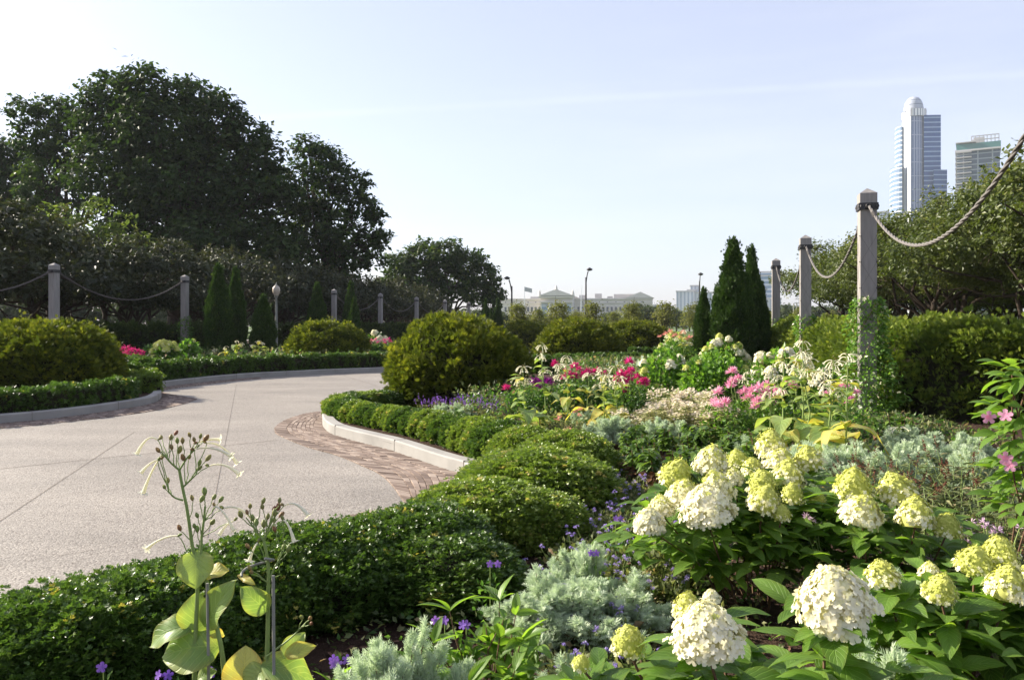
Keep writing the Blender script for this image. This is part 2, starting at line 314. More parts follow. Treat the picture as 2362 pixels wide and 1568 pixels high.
class MB:
    def __init__(s):
        s.V, s.F, s.Mi, s.Rn, s.S, s.U, s.n = [], [], [], [], [], [], 0
    def add(s, V, Fc, mat=0, rnd=None, smooth=False, uv=None):
        V = np.asarray(V, float).reshape(-1, 3)
        Fc = np.asarray(Fc, int)
        if Fc.ndim == 1: Fc = Fc[None]
        m = len(Fc)
        s.V.append(V); s.F.append(Fc + s.n)
        s.Mi.append(np.broadcast_to(np.asarray(mat), (m,)).astype(np.int32))
        s.Rn.append(np.broadcast_to(np.asarray(rng.random() if rnd is None else rnd, float), (m,)))
        s.S.append(np.full(m, smooth, bool))
        s.U.append(np.zeros((len(V), 3)) if uv is None else np.asarray(uv, float))
        s.n += len(V)
    def build(s, name, mats, parent=None, loc=None):
        me = bpy.data.meshes.new(name)
        V = np.concatenate(s.V)
        sizes = np.concatenate([np.full(len(f), f.shape[1]) for f in s.F])
        loops = np.concatenate([f.ravel() for f in s.F]).astype(np.int32)
        me.vertices.add(len(V)); me.vertices.foreach_set("co", V.astype(np.float32).ravel())
        me.loops.add(len(loops)); me.loops.foreach_set("vertex_index", loops)
        me.polygons.add(len(sizes))
        me.polygons.foreach_set("loop_start", np.concatenate([[0], np.cumsum(sizes)[:-1]]).astype(np.int32))
        for m in mats: me.materials.append(M[m])
        me.polygons.foreach_set("material_index", np.concatenate(s.Mi))
        me.polygons.foreach_set("use_smooth", np.concatenate(s.S))
        a = me.attributes.new("rnd", 'FLOAT', 'FACE'); a.data.foreach_set("value", np.concatenate(s.Rn).astype(np.float32))
        U = np.concatenate(s.U)
        if U.any():
            b = me.attributes.new("luv", 'FLOAT_VECTOR', 'POINT'); b.data.foreach_set("vector", U.astype(np.float32).ravel())
        me.update(calc_edges=True); me.validate()
        o = bpy.data.objects.new(name, me)
        col.objects.link(o)
        if parent: o.parent = parent
        if loc is not None: o.location = loc
        return o

    # -- solids
    def box(s, c, d, mat=0, rz=0.0, rnd=None):
        x, y, z = [v / 2 for v in d]
        V = np.array([[-x, -y, -z], [x, -y, -z], [x, y, -z], [-x, y, -z], [-x, -y, z], [x, -y, z], [x, y, z], [-x, y, z]])
        if rz:
            cs, sn = math.cos(rz), math.sin(rz)
            V = np.stack([V[:, 0] * cs - V[:, 1] * sn, V[:, 0] * sn + V[:, 1] * cs, V[:, 2]], 1)
        s.add(V + np.asarray(c), [[0, 3, 2, 1], [4, 5, 6, 7], [0, 1, 5, 4], [1, 2, 6, 5], [2, 3, 7, 6], [3, 0, 4, 7]], mat, rnd)
    def tube(s, pts, rad, k=7, mat=0, rnd=None, cap=True):
        pts = np.asarray(pts, float); n = len(pts)
        rad = np.broadcast_to(np.asarray(rad, float), (n,))
        T = unit(np.gradient(pts, axis=0))
        ref = np.array([0, 0, 1.0]) if abs(T[0, 2]) < .9 else np.array([1.0, 0, 0])
        A = unit(np.cross(T, ref)); B = np.cross(T, A)
        a = np.arange(k) / k * TAU
        V = pts[:, None] + rad[:, None, None] * (np.cos(a)[None, :, None] * A[:, None] + np.sin(a)[None, :, None] * B[:, None])
        i = np.arange(n - 1)[:, None] * k; j = np.arange(k)[None]; j2 = (j + 1) % k
        Fc = np.stack([i + j, i + j2, i + k + j2, i + k + j], -1).reshape(-1, 4)
        s.add(V.reshape(-1, 3), Fc, mat, rnd, True)
        if cap and k >= 3:
            s.add(V[-1], np.arange(k), mat, rnd); s.add(V[0], np.arange(k)[::-1], mat, rnd)
    def lathe(s, prof, k=16, mat=0, c=(0, 0, 0)):
        prof = np.asarray(prof, float); a = np.arange(k) / k * TAU
        V = np.stack([prof[:, 0:1] * np.cos(a), prof[:, 0:1] * np.sin(a), np.broadcast_to(prof[:, 1:2], (len(prof), k))], -1) + np.asarray(c)
        i = np.arange(len(prof) - 1)[:, None] * k; j = np.arange(k)[None]; j2 = (j + 1) % k
        s.add(V.reshape(-1, 3), np.stack([i + j, i + j2, i + k + j2, i + k + j], -1).reshape(-1, 4), mat, None, True)
    def prism(s, poly, z0, z1, mat=0, top=True):
        P = np.asarray(poly, float); n = len(P)
        V = np.concatenate([np.c_[P, np.full(n, z0)], np.c_[P, np.full(n, z1)]])
        i = np.arange(n); j = (i + 1) % n
        s.add(V, np.stack([i, j, j + n, i + n], 1), mat)
        if top: s.add(V[n:], i, mat)

    # -- many leaves from one template
    def leaves(s, P, D, N, size, tpl, mat=0, rnd=None, wide=1.0, smooth=False):
        T, Fc = tpl
        P, D = np.asarray(P, float), unit(D)
        S = unit(np.cross(D, N)); N2 = np.cross(S, D)
        n, k = len(P), len(T)
        size = np.broadcast_to(np.asarray(size, float), (n,)); wide = np.broadcast_to(np.asarray(wide, float), (n,))
        V = P[:, None] + size[:, None, None] * (T[None, :, 0:1] * wide[:, None, None] * S[:, None] + T[None, :, 1:2] * D[:, None] + T[None, :, 2:3] * N2[:, None])
        rnd = rng.random(n) if rnd is None else np.broadcast_to(np.asarray(rnd, float), (n,))
        mat = np.broadcast_to(np.asarray(mat), (n,))
        off = (np.arange(n) * k)[:, None, None]
        s.add(V.reshape(-1, 3), (Fc[None] + off).reshape(-1, Fc.shape[1]), np.repeat(mat, len(Fc)), np.repeat(rnd, len(Fc)), smooth)

def fan(blades):
    """a spray of narrow blades: (x, y, angle, length, half width)"""
    V, Fc = [], []
    for i, (x, y, a, L, w) in enumerate(blades):
        d = np.array([math.sin(a), math.cos(a)]); p = np.array([d[1], -d[0]])
        b = np.array([x, y])
        for q, z in ((b, 0), (b + d * L * .45 + p * w, .04), (b + d * L, .0), (b + d * L * .45 - p * w, .04)):
            V.append([q[0], q[1], z])
        Fc.append([4 * i, 4 * i + 1, 4 * i + 2, 4 * i + 3])
    return np.array(V), np.array(Fc)

LEAF = (np.array([[0, 0, 0], [.27, .45, .07], [0, 1, -.03], [-.27, .45, .07]]), np.array([[0, 1, 2, 3]]))
LEAF2 = (np.array([[0, 0, 0], [0, .5, -.02], [0, 1, -.12], [.27, .42, .08], [-.27, .42, .08]]), np.array([[0, 3, 2, 1], [0, 1, 2, 4]]))
SPRIG = fan([(0, .1, 0, .9, .17), (0, .05, .9, .75, .16), (0, .05, -.9, .75, .16), (0, .3, .55, .7, .15)])
YEW = fan([(0, 0, 0, 1.0, .085), (0, .15, .6, .62, .08), (0, .15, -.6, .62, .08), (0, .42, .5, .5, .075), (0, .42, -.5, .5, .075)])
THUJA = fan([(0, 0, 0, 1.0, .13), (0, .15, .45, .7, .12), (0, .15, -.45, .7, .12), (0, .4, .35, .5, .08), (0, .4, -.35, .5, .08)])
ART = fan([(0, 0, 0, 1.0, .045), (0, .2, .75, .5, .05), (0, .2, -.75, .5, .05), (0, .42, .65, .45, .045), (0, .42, -.65, .45, .045), (0, .64, .55, .36, .04), (0, .64, -.55, .36, .04)])
BLADE = (np.array([[-.04, 0, 0], [.04, 0, 0], [.03, .6, .06], [0, 1, .0], [-.03, .6, .06]]), np.array([[0, 1, 2, 4], [4, 2, 3, 3]]))
BLADE = (BLADE[0], np.array([[0, 1, 2, 4]]))
LANCE = (np.array([[0, 0, 0], [0, .5, -.03], [0, 1, -.2], [.15, .42, .05], [-.15, .42, .05]]), np.array([[0, 3, 2, 1], [0, 1, 2, 4]]))
def _floret(np_=4):
    V, Fc = [[0, 0, 0]], []
    for i in range(np_):
        a = i / np_ * TAU; d = np.array([math.cos(a), math.sin(a)]); p = np.array([-d[1], d[0]])
        w = .42 * 4 / np_
        for q, z in ((d * .3 + p * w * .75, .07), (d * .85 + p * w, .12), (d * 1.05, .10), (d * .85 - p * w, .12), (d * .3 - p * w * .75, .07)):
            V.append([q[0], q[1], z])
        b = 1 + 5 * i
        Fc += [[0, b, b + 1, b + 2], [0, b + 2, b + 3, b + 4]]
    return np.array(V), np.array(Fc)
FLORET, FLORET5 = _floret(4), _floret(5)
PETAL = (np.array([[0, 0, 0], [.12, .5, .06], [0.02, 1, .0], [-.12, .5, .06]]), np.array([[0, 1, 2, 3]]))
CHIP = (np.array([[-.18, 0, 0], [.18, .1, .05], [.15, 1, 0], [-.2, .9, .08]]), np.array([[0, 1, 2, 3]]))

def rdir(n, zmin=-1.0):
    z = rng.uniform(zmin, 1, n); a = rng.uniform(0, TAU, n); r = np.sqrt(1 - z * z)
    return np.stack([r * np.cos(a), r * np.sin(a), z], 1)

def lumps(d, centers, k, amp):
    return (amp * np.exp(k * (d @ centers.T - 1))).max(1)

def lumpy(n, Rr, zmin=-.35, count=45, k=22, amp=.16, depth=.10):
    """points just under a lumpy ellipsoid's skin, and their outward directions"""
    c = rdir(count, -.2)
    d = rdir(n, zmin)
    h = lumps(d, c, k, amp)
    r = 1 - amp * .6 + h - rng.exponential(depth, n).clip(0, .5)
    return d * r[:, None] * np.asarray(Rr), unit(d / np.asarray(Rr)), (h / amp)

def core(mb, Rr, f, mat, c=(0, 0, 0), zmin=-.6):
    u = np.linspace(math.acos(zmin), 0.02, 9); a = np.arange(14) / 14 * TAU
    V = np.stack([np.sin(u)[:, None] * np.cos(a), np.sin(u)[:, None] * np.sin(a), np.broadcast_to(np.cos(u)[:, None], (9, 14))], -1) * np.asarray(Rr) * f
    V = V * (1 + .05 * rng.standard_normal(V.shape[:2])[..., None]) + np.asarray(c)
    i = np.arange(8)[:, None] * 14; j = np.arange(14)[None]; j2 = (j + 1) % 14
    mb.add(V.reshape(-1, 3), np.stack([i + j, i + j2, i + 14 + j2, i + 14 + j], -1).reshape(-1, 4), mat, None, True)

def bigleaf(mb, base, tip, up, width, sag=.15, mat=0, rnd=None, ruffle=.05, fold=.18, curl=0.0, shape=1.0, nu=10, nv=7):
    """one broad leaf from base to tip: midrib, fold, wavy margin"""
    base, tip = np.asarray(base, float), np.asarray(tip, float)
    d = tip - base; L = np.linalg.norm(d); d = d / L
    S = unit(np.cross(d, np.asarray(up, float))); N = np.cross(S, d)
    u = np.linspace(0, 1, nu); v = np.linspace(-1, 1, nv)
    prof = np.sin(np.pi * u ** (.75 * shape)) ** .75; prof[0] = .05; prof[-1] = .01
    ph = rng.uniform(0, TAU, 2)
    X = v[None] * prof[:, None] * width / 2
    Z = (sag * L * (4 * u * (1 - u)))[:, None] + fold * np.abs(X) + ruffle * L * np.abs(v[None]) ** 2 * np.sin(u[:, None] * 11 + ph[0] + (v[None] > 0) * 1.7) * .5 - curl * L * (u[:, None] ** 2)
    V = base + (u * L)[:, None, None] * d + X[..., None] * S + Z[..., None] * N
    uvw = np.stack([np.broadcast_to(v[None], X.shape), np.broadcast_to(u[:, None], X.shape), np.zeros_like(X)], -1)
    i = np.arange(nu - 1)[:, None] * nv; j = np.arange(nv - 1)[None]
    Fc = np.stack([i + j, i + j + 1, i + nv + j + 1, i + nv + j], -1).reshape(-1, 4)
    mb.add(V.reshape(-1, 3), Fc, mat, rng.random() if rnd is None else rnd, True, uvw.reshape(-1, 3))

# ------------------------------------------------------------------ naming
def tag(o, label=None, cat=None, group=None, kind=None):
    if label: o["label"] = label
    if cat: o["category"] = cat
    if group: o["group"] = group
    if kind: o["kind"] = kind
    return o
def thing(name, label, cat, loc, group=None, rz=0.0):
    o = bpy.data.objects.new(name, None)
    o.empty_display_size = .2
    o.location = loc; o.rotation_euler = (0, 0, rz)
    col.objects.link(o)
    return tag(o, label, cat, group)
def copy_tree(o, loc, rz=0.0, sc=1.0, label=None, group=None):
    c = o.copy(); col.objects.link(c)
    c.location = loc; c.rotation_euler = (0, 0, rz); c.scale = (sc, sc, sc) if np.isscalar(sc) else sc
    if label: c["label"] = label
    if group: c["group"] = group
    for ch in list(o.children):
        k = ch.copy(); col.objects.link(k); k.parent = c
        for g in list(ch.children):
            q = g.copy(); col.objects.link(q); q.parent = k
    return c

def resample(pts, n):
    pts = np.asarray(pts, float)
    # Catmull-Rom through the points, then evenly spaced
    P = np.vstack([2 * pts[0] - pts[1], pts, 2 * pts[-1] - pts[-2]])
    out = []
    for i in range(len(pts) - 1):
        p0, p1, p2, p3 = P[i:i + 4]
        t = np.linspace(0, 1, 14, endpoint=False)[:, None]
        out.append(.5 * (2 * p1 + (p2 - p0) * t + (2 * p0 - 5 * p1 + 4 * p2 - p3) * t ** 2 + (3 * p1 - p0 - 3 * p2 + p3) * t ** 3))
    out = np.vstack(out + [pts[-1:]])
    s = np.concatenate([[0], np.cumsum(np.linalg.norm(np.diff(out, axis=0), axis=1))])
    q = np.linspace(0, s[-1], n)
    return np.stack([np.interp(q, s, out[:, k]) for k in range(out.shape[1])], 1)

# ------------------------------------------------------------------ ground, path, beds
BED = .10
ground = MB()
ground.add([[-650, -18, 0], [850, -18, 0], [850, 1080, 0], [-650, 1080, 0]], [0, 1, 2, 3])
tag(ground.build('ground', ['lawn'], loc=(0, 0, -.03)), kind='structure')

path = MB()
path.add([[-32, 2, 0], [16, 2, 0], [16, 80, 0], [-32, 80, 0]], [0, 1, 2, 3])
tag(path.build('path', ['path'], loc=(0, 0, 0)), kind='structure')

road = MB()
road.add([[-120, 235, 0], [420, 215, 0], [420, 250, 0], [-120, 270, 0]], [0, 1, 2, 3])
tag(road.build('road', ['road'], loc=(0, 0, -.02)), kind='structure')
walk = MB()
walk.add([[18, 62, 0], [120, 70, 0], [120, 75, 0], [18, 67, 0]], [0, 1, 2, 3])
walk.add([[-60, 84, 0], [16, 84, 0], [16, 90, 0], [-60, 90, 0]], [0, 1, 2, 3])
tag(walk.build('pavement', ['path'], loc=(0, 0, -.018)), kind='structure')

kc = [G(*p) for p in [(1075, 1100), (1040, 1087), (1000, 1074), (950, 1056), (900, 1039), (850, 1026), (800, 1013), (764, 1001), (746, 986), (744, 971), (756, 960), (790, 952)]]
CK = [(-7.0, 2.6), (-4.6, 3.05), (-2.9, 3.6), (-1.85, 4.45), (-1.15, 5.3), (-.68, 6.3), (-.46, 7.3)] + kc + [(-2.55, 15.1), (-1.7, 16.6), (-.9, 18.6), (-.1, 22), (.5, 25), (1.5, 28), (3.2, 30), (5.5, 31.2), (8.2, 31.6)]
LK = [G(*p) for p in [(-420, 1010), (-150, 990), (0, 977), (100, 968), (200, 956), (300, 941), (350, 931), (368, 922), (372, 914), (362, 908), (350, 904), (343, 900), (352, 896.5), (400, 890), (450, 884), (525, 876), (600, 870), (680, 866), (750, 862), (877, 857), (1000, 851), (1090, 842), (1160, 825), (1186, 800)]] + [(2.0, 74)]
BK = [(11, 34.5), (8, 34.4), (5, 34), (2.8, 34.2), (1.9, 36.5), (1.75, 42), (2.2, 50), (3.4, 60), (5.5, 72)]

def sheet(name, outline, mat, z):
    P = [Vector((x, y, 0)) for x, y in outline]
    tri = tessellate_polygon([P])
    mb = MB()
    T = []
    for a, b, c in tri:
        ab, ac = P[b] - P[a], P[c] - P[a]
        T.append((a, b, c) if ab.x * ac.y - ab.y * ac.x > 0 else (a, c, b))
    mb.add([[p.x, p.y, 0] for p in P], T)
    return tag(mb.build(name, [mat], loc=(0, 0, z)), kind='structure')

def kerb_run(name, pts, n, w=.17, h=.15, label=None, flip=1):
    """kerb stones swept along the bed's edge, outer face on the line, with joints"""
    P = resample(pts, n)
    T = unit(np.gradient(P, axis=0)); N = np.stack([T[:, 1], -T[:, 0]], 1) * flip
    prof = [(0, -.05), (0, h - .015), (.015, h), (w - .01, h), (w, h - .01), (w, -.05)]
    V = np.stack([np.stack([P[:, 0] + N[:, 0] * o, P[:, 1] + N[:, 1] * o, np.full(n, z)], 1) for o, z in prof], 1)
    k = len(prof); i = np.arange(n - 1)[:, None] * k; j = np.arange(k - 1)[None]
    Fc = np.stack([i + j, i + j + 1, i + k + j + 1, i + k + j], -1).reshape(-1, 4)
    mb = MB(); mb.add(V.reshape(-1, 3), Fc, 0)
    s = np.concatenate([[0], np.cumsum(np.linalg.norm(np.diff(P, axis=0), axis=1))])
    for q in np.arange(.9, s[-1] - .1, 1.83):
        x, y = np.interp(q, s, P[:, 0]), np.interp(q, s, P[:, 1]); t = [np.interp(q, s, T[:, 0]), np.interp(q, s, T[:, 1])]
        nn = [t[1] * flip, -t[0] * flip]
        mb.box((x + nn[0] * (w / 2 - .002), y + nn[1] * (w / 2 - .002), h / 2 + .002), (.006, w + .002, h + .001), 1, math.atan2(t[1], t[0]))
    o = mb.build(name, ['kerb', 'joint'])
    return tag(o, kind='structure')

CKs = resample(CK, 110); LKs = resample(LK, 130)
sheet('flower_bed_soil', [tuple(p) for p in CKs] + [(13, 30), (13, 10), (9, -3), (-9, -3)], 'soil', BED)
sheet('flower_bed_soil', [tuple(p) for p in LKs] + [(-31.5, 79), (-31.5, 9)], 'soil', BED)
sheet('flower_bed_soil', [tuple(p) for p in resample(BK, 40)] + [(15.5, 78), (15.5, 34.5)], 'soil', BED)
kerb_run('kerb', CK, 220); kerb_run('kerb', LK, 240, flip=-1); kerb_run('kerb', BK, 70, flip=-1)

jm = MB()
def joint(a, b, w=.012):
    a, b = np.array(a), np.array(b); d = unit(b - a); p = np.array([-d[1], d[0]]) * w / 2
    q = [a + p, b + p, b - p, a - p][::-1]
    jm.add([[x, y, 0] for x, y in q], [0, 1, 2, 3])
joint(G(-300, 1112), G(640, 1015), .016)
joint(G(-300, 1400), G(310, 996), .007); joint(G(545, 886), G(478, 1240), .005); joint(G(870, 890), G(790, 866), .010)
joint(G(60, 1295), G(900, 1150), .004); joint(G(0, 1165), G(640, 1075), .003)
joint(G(455, 921), G(880, 880), .005)
tag(jm.build('path_joints', ['joint'], loc=(0, 0, .004)), kind='structure')

def bricks(name, inner, outer, n, nrows=7, solder=.2):
    """worn brick apron between the kerb and an outer curve: soldier courses at both edges, running courses between"""
    A, B = resample(inner, 200), resample(outer, 200)
    mb = MB()
    def at(u, v):
        k = u * 199
        a = np.stack([np.interp(k, np.arange(200), A[:, c]) for c in (0, 1)], -1); b = np.stack([np.interp(k, np.arange(200), B[:, c]) for c in (0, 1)], -1)
        return a + (b - a) * np.asarray(v)[..., None]
    L = np.linalg.norm(np.diff((A + B) / 2, axis=0), axis=1).sum()
    rows = []
    def course(v0, v1, step, off):
        nb = max(3, int(L / step)); u = (np.arange(nb) + off) / nb
        g = .006 / step
        for ua in u:
            ub = min(1, ua + (1 - g * 2) / nb)
            if ub - ua < .3 / nb: continue
            q = at(np.array([ua, ub, ub, ua]), np.array([v0 + .006, v0 + .006, v1 - .006, v1 - .006]))
            q = q + rng.normal(0, .0025, q.shape)
            z = .012 + rng.normal(0, .0022) + rng.normal(0, .0012, 4)
            c = q.mean(0); qi = c + (q - c) * .94
            V = np.concatenate([np.c_[q, np.full(4, .0)], np.c_[q, z - .004], np.c_[qi, z]])
            mb.add(V, [[0, 1, 5, 4], [1, 2, 6, 5], [2, 3, 7, 6], [3, 0, 4, 7], [4, 5, 9, 8], [5, 6, 10, 9], [6, 7, 11, 10], [7, 4, 8, 11], [8, 9, 10, 11]], 0, rng.random())
    course(0, .22, .062, 0)
    vs = np.linspace(.22, .76, nrows)
    for i in range(nrows - 1): course(vs[i], vs[i + 1], .19, (i % 2) * .5)
    course(.76, 1, .062, .3)
    q = np.concatenate([A, B]); i = np.arange(199)
    mb.add(np.c_[q, np.full(400, .004)], np.stack([i, i + 200, i + 201, i + 1], 1), 1)
    # faces must look up whichever way the curve runs
    o = mb.build(name, ['brick', 'mortar'])
    bm = bmesh.new(); bm.from_mesh(o.data)
    bmesh.ops.recalc_face_normals(bm, faces=bm.faces); bm.to_mesh(o.data); bm.free()
    return tag(o, kind='structure')

bricks('brick_paving', [G(*p) for p in [(775, 953), (756, 960), (744, 971), (746, 986), (764, 1001), (800, 1013), (850, 1026), (900, 1039), (950, 1056), (1000, 1074), (1040, 1087), (1075, 1100)]] + [(-.46, 7.3), (-.68, 6.3), (-1.15, 5.3)],
       [G(*p) for p in [(772, 946), (740, 949), (702, 955), (662, 967), (637, 982), (633, 992), (642, 1004), (708, 1031), (769, 1048), (829, 1072), (881, 1098)]] + [G(919, 1141), G(923, 1168), (-1.32, 6.75), (-1.75, 5.95)], 60)
bricks('brick_paving', [G(*p) for p in [(-420, 1010), (-150, 990), (0, 977), (100, 968), (200, 956), (300, 941), (350, 931), (368, 922), (373, 914)]],
       [G(*p) for p in [(-420, 1024), (-150, 1002), (0, 988), (100, 979), (200, 968), (300, 956), (362, 946), (420, 933), (455, 921)]], 60)
bricks('brick_paving', [G(*p) for p in [(373, 913), (364, 907.5), (352, 903.5), (347, 900), (354, 896.2), (400, 890), (450, 884), (525, 876), (600, 870)]],
       [G(*p) for p in [(456, 920.5), (418, 914), (385, 908), (375, 903), (385, 899), (420, 893.5), (460, 889), (530, 880), (602, 873.5)]], 60)

chips = MB()
n = 9000
cx = np.concatenate([rng.uniform(-1.2, 5.5, n), rng.uniform(-2, 8, 3000)]); cy = np.concatenate([rng.uniform(2.3, 9, n), rng.uniform(9, 14, 3000)])
ok = (cx > np.interp(cy, [2.4, 3.6, 4.45, 5.3, 6.3, 7.3, 8.4, 9.9, 12.5, 14], [-2.6, -2.2, -1.3, -.7, -.2, 0, 0, -.5, -2.2, -2])) & (cx < 7.5)
cx, cy = cx[ok], cy[ok]
chips.leaves(np.c_[cx, cy, np.full(len(cx), .004) + rng.random(len(cx)) * .02], np.c_[rng.normal(0, 1, (len(cx), 2)), rng.normal(0, .25, len(cx))], np.c_[rng.normal(0, .4, (len(cx), 2)), np.ones(len(cx))], rng.uniform(.02, .05, len(cx)), CHIP)
tag(chips.build('mulch', ['chips'], loc=(0, 0, BED)), 'dark brown bark mulch between the bed plants', kind='stuff')

# ------------------------------------------------------------------ clipped shrubs and hedges
def tufted(C, N, k, tl, size, tone, updir, spread=.38, tip=.35):
    """sprays gathered in tufts: each tuft grows out from its point along N and fans; returns arrays for leaves()"""
    m = len(C); i = np.repeat(np.arange(m), k)
    ax = unit(N + np.array([0, 0, updir]) + rng.normal(0, .28, N.shape))
    L = tl * rng.uniform(.6, 1.45, m) * np.where(rng.random(m) < .06, 1.7, 1.0)
    u = rng.random(m * k) ** .8
    lat = rng.normal(0, 1, (m * k, 3)); lat -= (lat * ax[i]).sum(1, keepdims=True) * ax[i]
    P = C[i] + ax[i] * ((u - .45) * L[i])[:, None] + lat * (spread * L[i] * (1.05 - .75 * u))[:, None]
    D = unit(ax[i] + lat * .55)
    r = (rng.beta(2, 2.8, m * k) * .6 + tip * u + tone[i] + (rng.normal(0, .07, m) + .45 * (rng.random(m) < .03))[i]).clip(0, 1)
    return P, D, unit(rng.normal(0, 1, P.shape) + N[i] * .6), size * rng.uniform(.7, 1.25, m * k), r

def shrub(name, mats, Rr, n, size, tpl, zc=.45, updir=.35, tl=.2, lump=(45, 22, .16), depth=.1, coref=.80, bias=-.12, k=20, spread=.38):
    """a rounded shrub: tufts of leaves through its outer layer over a mass of dark twigs; origin at the ground"""
    mb = MB()
    Rr = np.asarray(Rr, float)
    P, N, h = lumpy(n // k, Rr * (1 - tl * .35 / Rr.mean()), -.6, lump[0], lump[1], lump[2], depth)
    c = np.array([0, 0, Rr[2] * zc])
    P = P + c; keep = P[:, 2] > .03
    P, N, h = P[keep], N[keep], h[keep]
    w = rng.normal(0, 4, 3) / Rr.max()
    patch = np.sin(P @ w + 1) * .07
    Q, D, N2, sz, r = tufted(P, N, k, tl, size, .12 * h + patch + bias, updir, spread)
    Q[:, 2] = np.maximum(Q[:, 2], .01)
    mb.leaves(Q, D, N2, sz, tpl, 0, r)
    core(mb, Rr, coref, 1, c)
    return mb.build(name, mats)

def place(proto, loc, rz=0, sc=1.0, label=None, cat=None, group=None, first=None):
    o = proto.copy() if proto.get('used') else proto
    if o is not proto: col.objects.link(o)
    proto['used'] = 1
    if 'used' in o and o is not proto: del o['used']
    o.location = loc; o.rotation_euler = (0, 0, rz); o.scale = (sc,) * 3 if np.isscalar(sc) else sc
    return tag(o, label, cat, group)
PROTOS = []

# near box mounds (top of each mound read from the photograph, then stood on the bed)
near = [(30, 1392, 3.15, .40, 0), (160, 1352, 3.25, .40, 1), (300, 1322, 3.4, .42, 0), (430, 1290, 3.65, .40, 1), (560, 1246, 3.95, .40, 0), (715, 1212, 4.2, .43, 1), (850, 1196, 4.45, .36, 0),
        (955, 1164, 4.72, .44, 1), (1115, 1104, 5.55, .48, 2), (1245, 1034, 6.55, .55, 2), (985, 1222, 4.42, .44, 1), (1225, 1130, 5.55, .36, 2), (1170, 1054, 6.9, .40, 2), (1305, 992, 7.55, .44, 2), (1215, 982, 8.2, .38, 2)]
nb = [shrub('box_shrub', ['box', 'twig'], (.5, .5, .44), 40000, .026, SPRIG, .42, .45, .085, (60, 30, .17), .07),
      shrub('box_shrub', ['box', 'twig'], (.5, .5, .44), 40000, .026, SPRIG, .42, .45, .085, (50, 24, .2), .07),
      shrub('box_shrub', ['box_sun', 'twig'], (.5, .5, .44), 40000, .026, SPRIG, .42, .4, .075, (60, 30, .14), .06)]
nlab = ['dark box mound in the bottom left corner, cut by the frame', 'dark box mound second from the bottom left corner', 'box mound with a ragged top left of the tall white flowering tobacco',
        'box mound right behind the tall white flowering tobacco', 'box mound between the two staked tobacco plants', 'broad dark box mound behind the shorter staked tobacco',
        'low box mound just right of the shorter staked tobacco', 'box mound with yellow tips facing the end of the brick strip', 'bright box mound covering the near end of the pale kerb',
        'sunlit box mound with many bleached tips, biggest of the bend', 'low box mound in front of the one with yellow tips, beside the glossy leaved plant', 'box mound bulging towards the lavender drift under the biggest sunlit mound', 'sunlit box mound hugging the kerb before the small clipped balls begin', 'sunlit box mound at the back right of the bend beside the lavender flowers',
        'flat topped sunlit box mound behind the bend']
for (px, py, Y, r, k), lb in zip(near, nlab):
    p = W(px, py, Y); zt = p[2] - BED
    place(nb[k], (p[0], Y, BED), rng.uniform(0, TAU), (r / .5 * 1.14 * rng.uniform(.92, 1.1), r / .5 * 1.14, zt / .65), lb, 'shrub', 'box shrubs edging the central bed')
row = [(1160, 976, 8.9, .28), (1102, 966, 9.55, .25), (1046, 958, 10.2, .24), (992, 950, 10.75, .23), (945, 943, 11.25, .22), (902, 938, 11.65, .21), (862, 934, 12.05, .21), (826, 927, 12.45, .21), (798, 919, 12.95, .22),
       (784, 913, 13.45, .24), (808, 907, 14.0, .25), (850, 904, 14.4, .26), (890, 902, 14.7, .26)]
row2 = [((a[0] + b[0]) / 2, (a[1] + b[1]) / 2 + 1, (a[2] + b[2]) / 2 - .04, (a[3] + b[3]) / 2 * .96) for a, b in zip(row[:-1], row[1:])]
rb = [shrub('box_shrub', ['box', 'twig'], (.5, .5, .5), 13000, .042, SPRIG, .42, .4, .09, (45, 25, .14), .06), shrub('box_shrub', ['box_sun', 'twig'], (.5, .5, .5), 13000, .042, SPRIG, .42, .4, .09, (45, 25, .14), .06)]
rlab = ['largest clipped box ball of the kerb row, next to the sunlit bend', 'second clipped box ball of the kerb row from the bend', 'third clipped box ball of the kerb row from the bend', 'fourth clipped box ball of the kerb row from the bend',
        'middle clipped box ball of the kerb row below the blue salvia', 'clipped box ball below the left edge of the big yew', 'fifth clipped box ball from the rounded kerb tip', 'fourth clipped box ball from the rounded kerb tip',
        'third clipped box ball from the rounded kerb tip', 'clipped box ball standing right at the rounded kerb tip', 'box ball just behind the rounded kerb tip', 'box ball on the far side of the tip left of the yew', 'box ball half hidden behind the left flank of the big yew']
for i, (px, py, Y, r) in enumerate(row):
    p = W(px, py, Y)
    place(rb[i % 2], (p[0], Y, BED), rng.uniform(0, TAU), (r / .5 * 1.38 * rng.uniform(.94, 1.06), r / .5 * 1.38, (p[2] - BED) / .66), rlab[i], 'shrub', 'box shrubs edging the central bed')

for i, (px, py, Y, r) in enumerate(row2):
    p = W(px, py, Y)
    place(rb[(i + 1) % 2], (p[0], Y, BED), rng.uniform(0, TAU), (r / .5 * 1.36, r / .5 * 1.36, (p[2] - BED) / .67), 'small box ball squeezed between two others of the kerb row', 'shrub', 'box shrubs filling the kerb row')

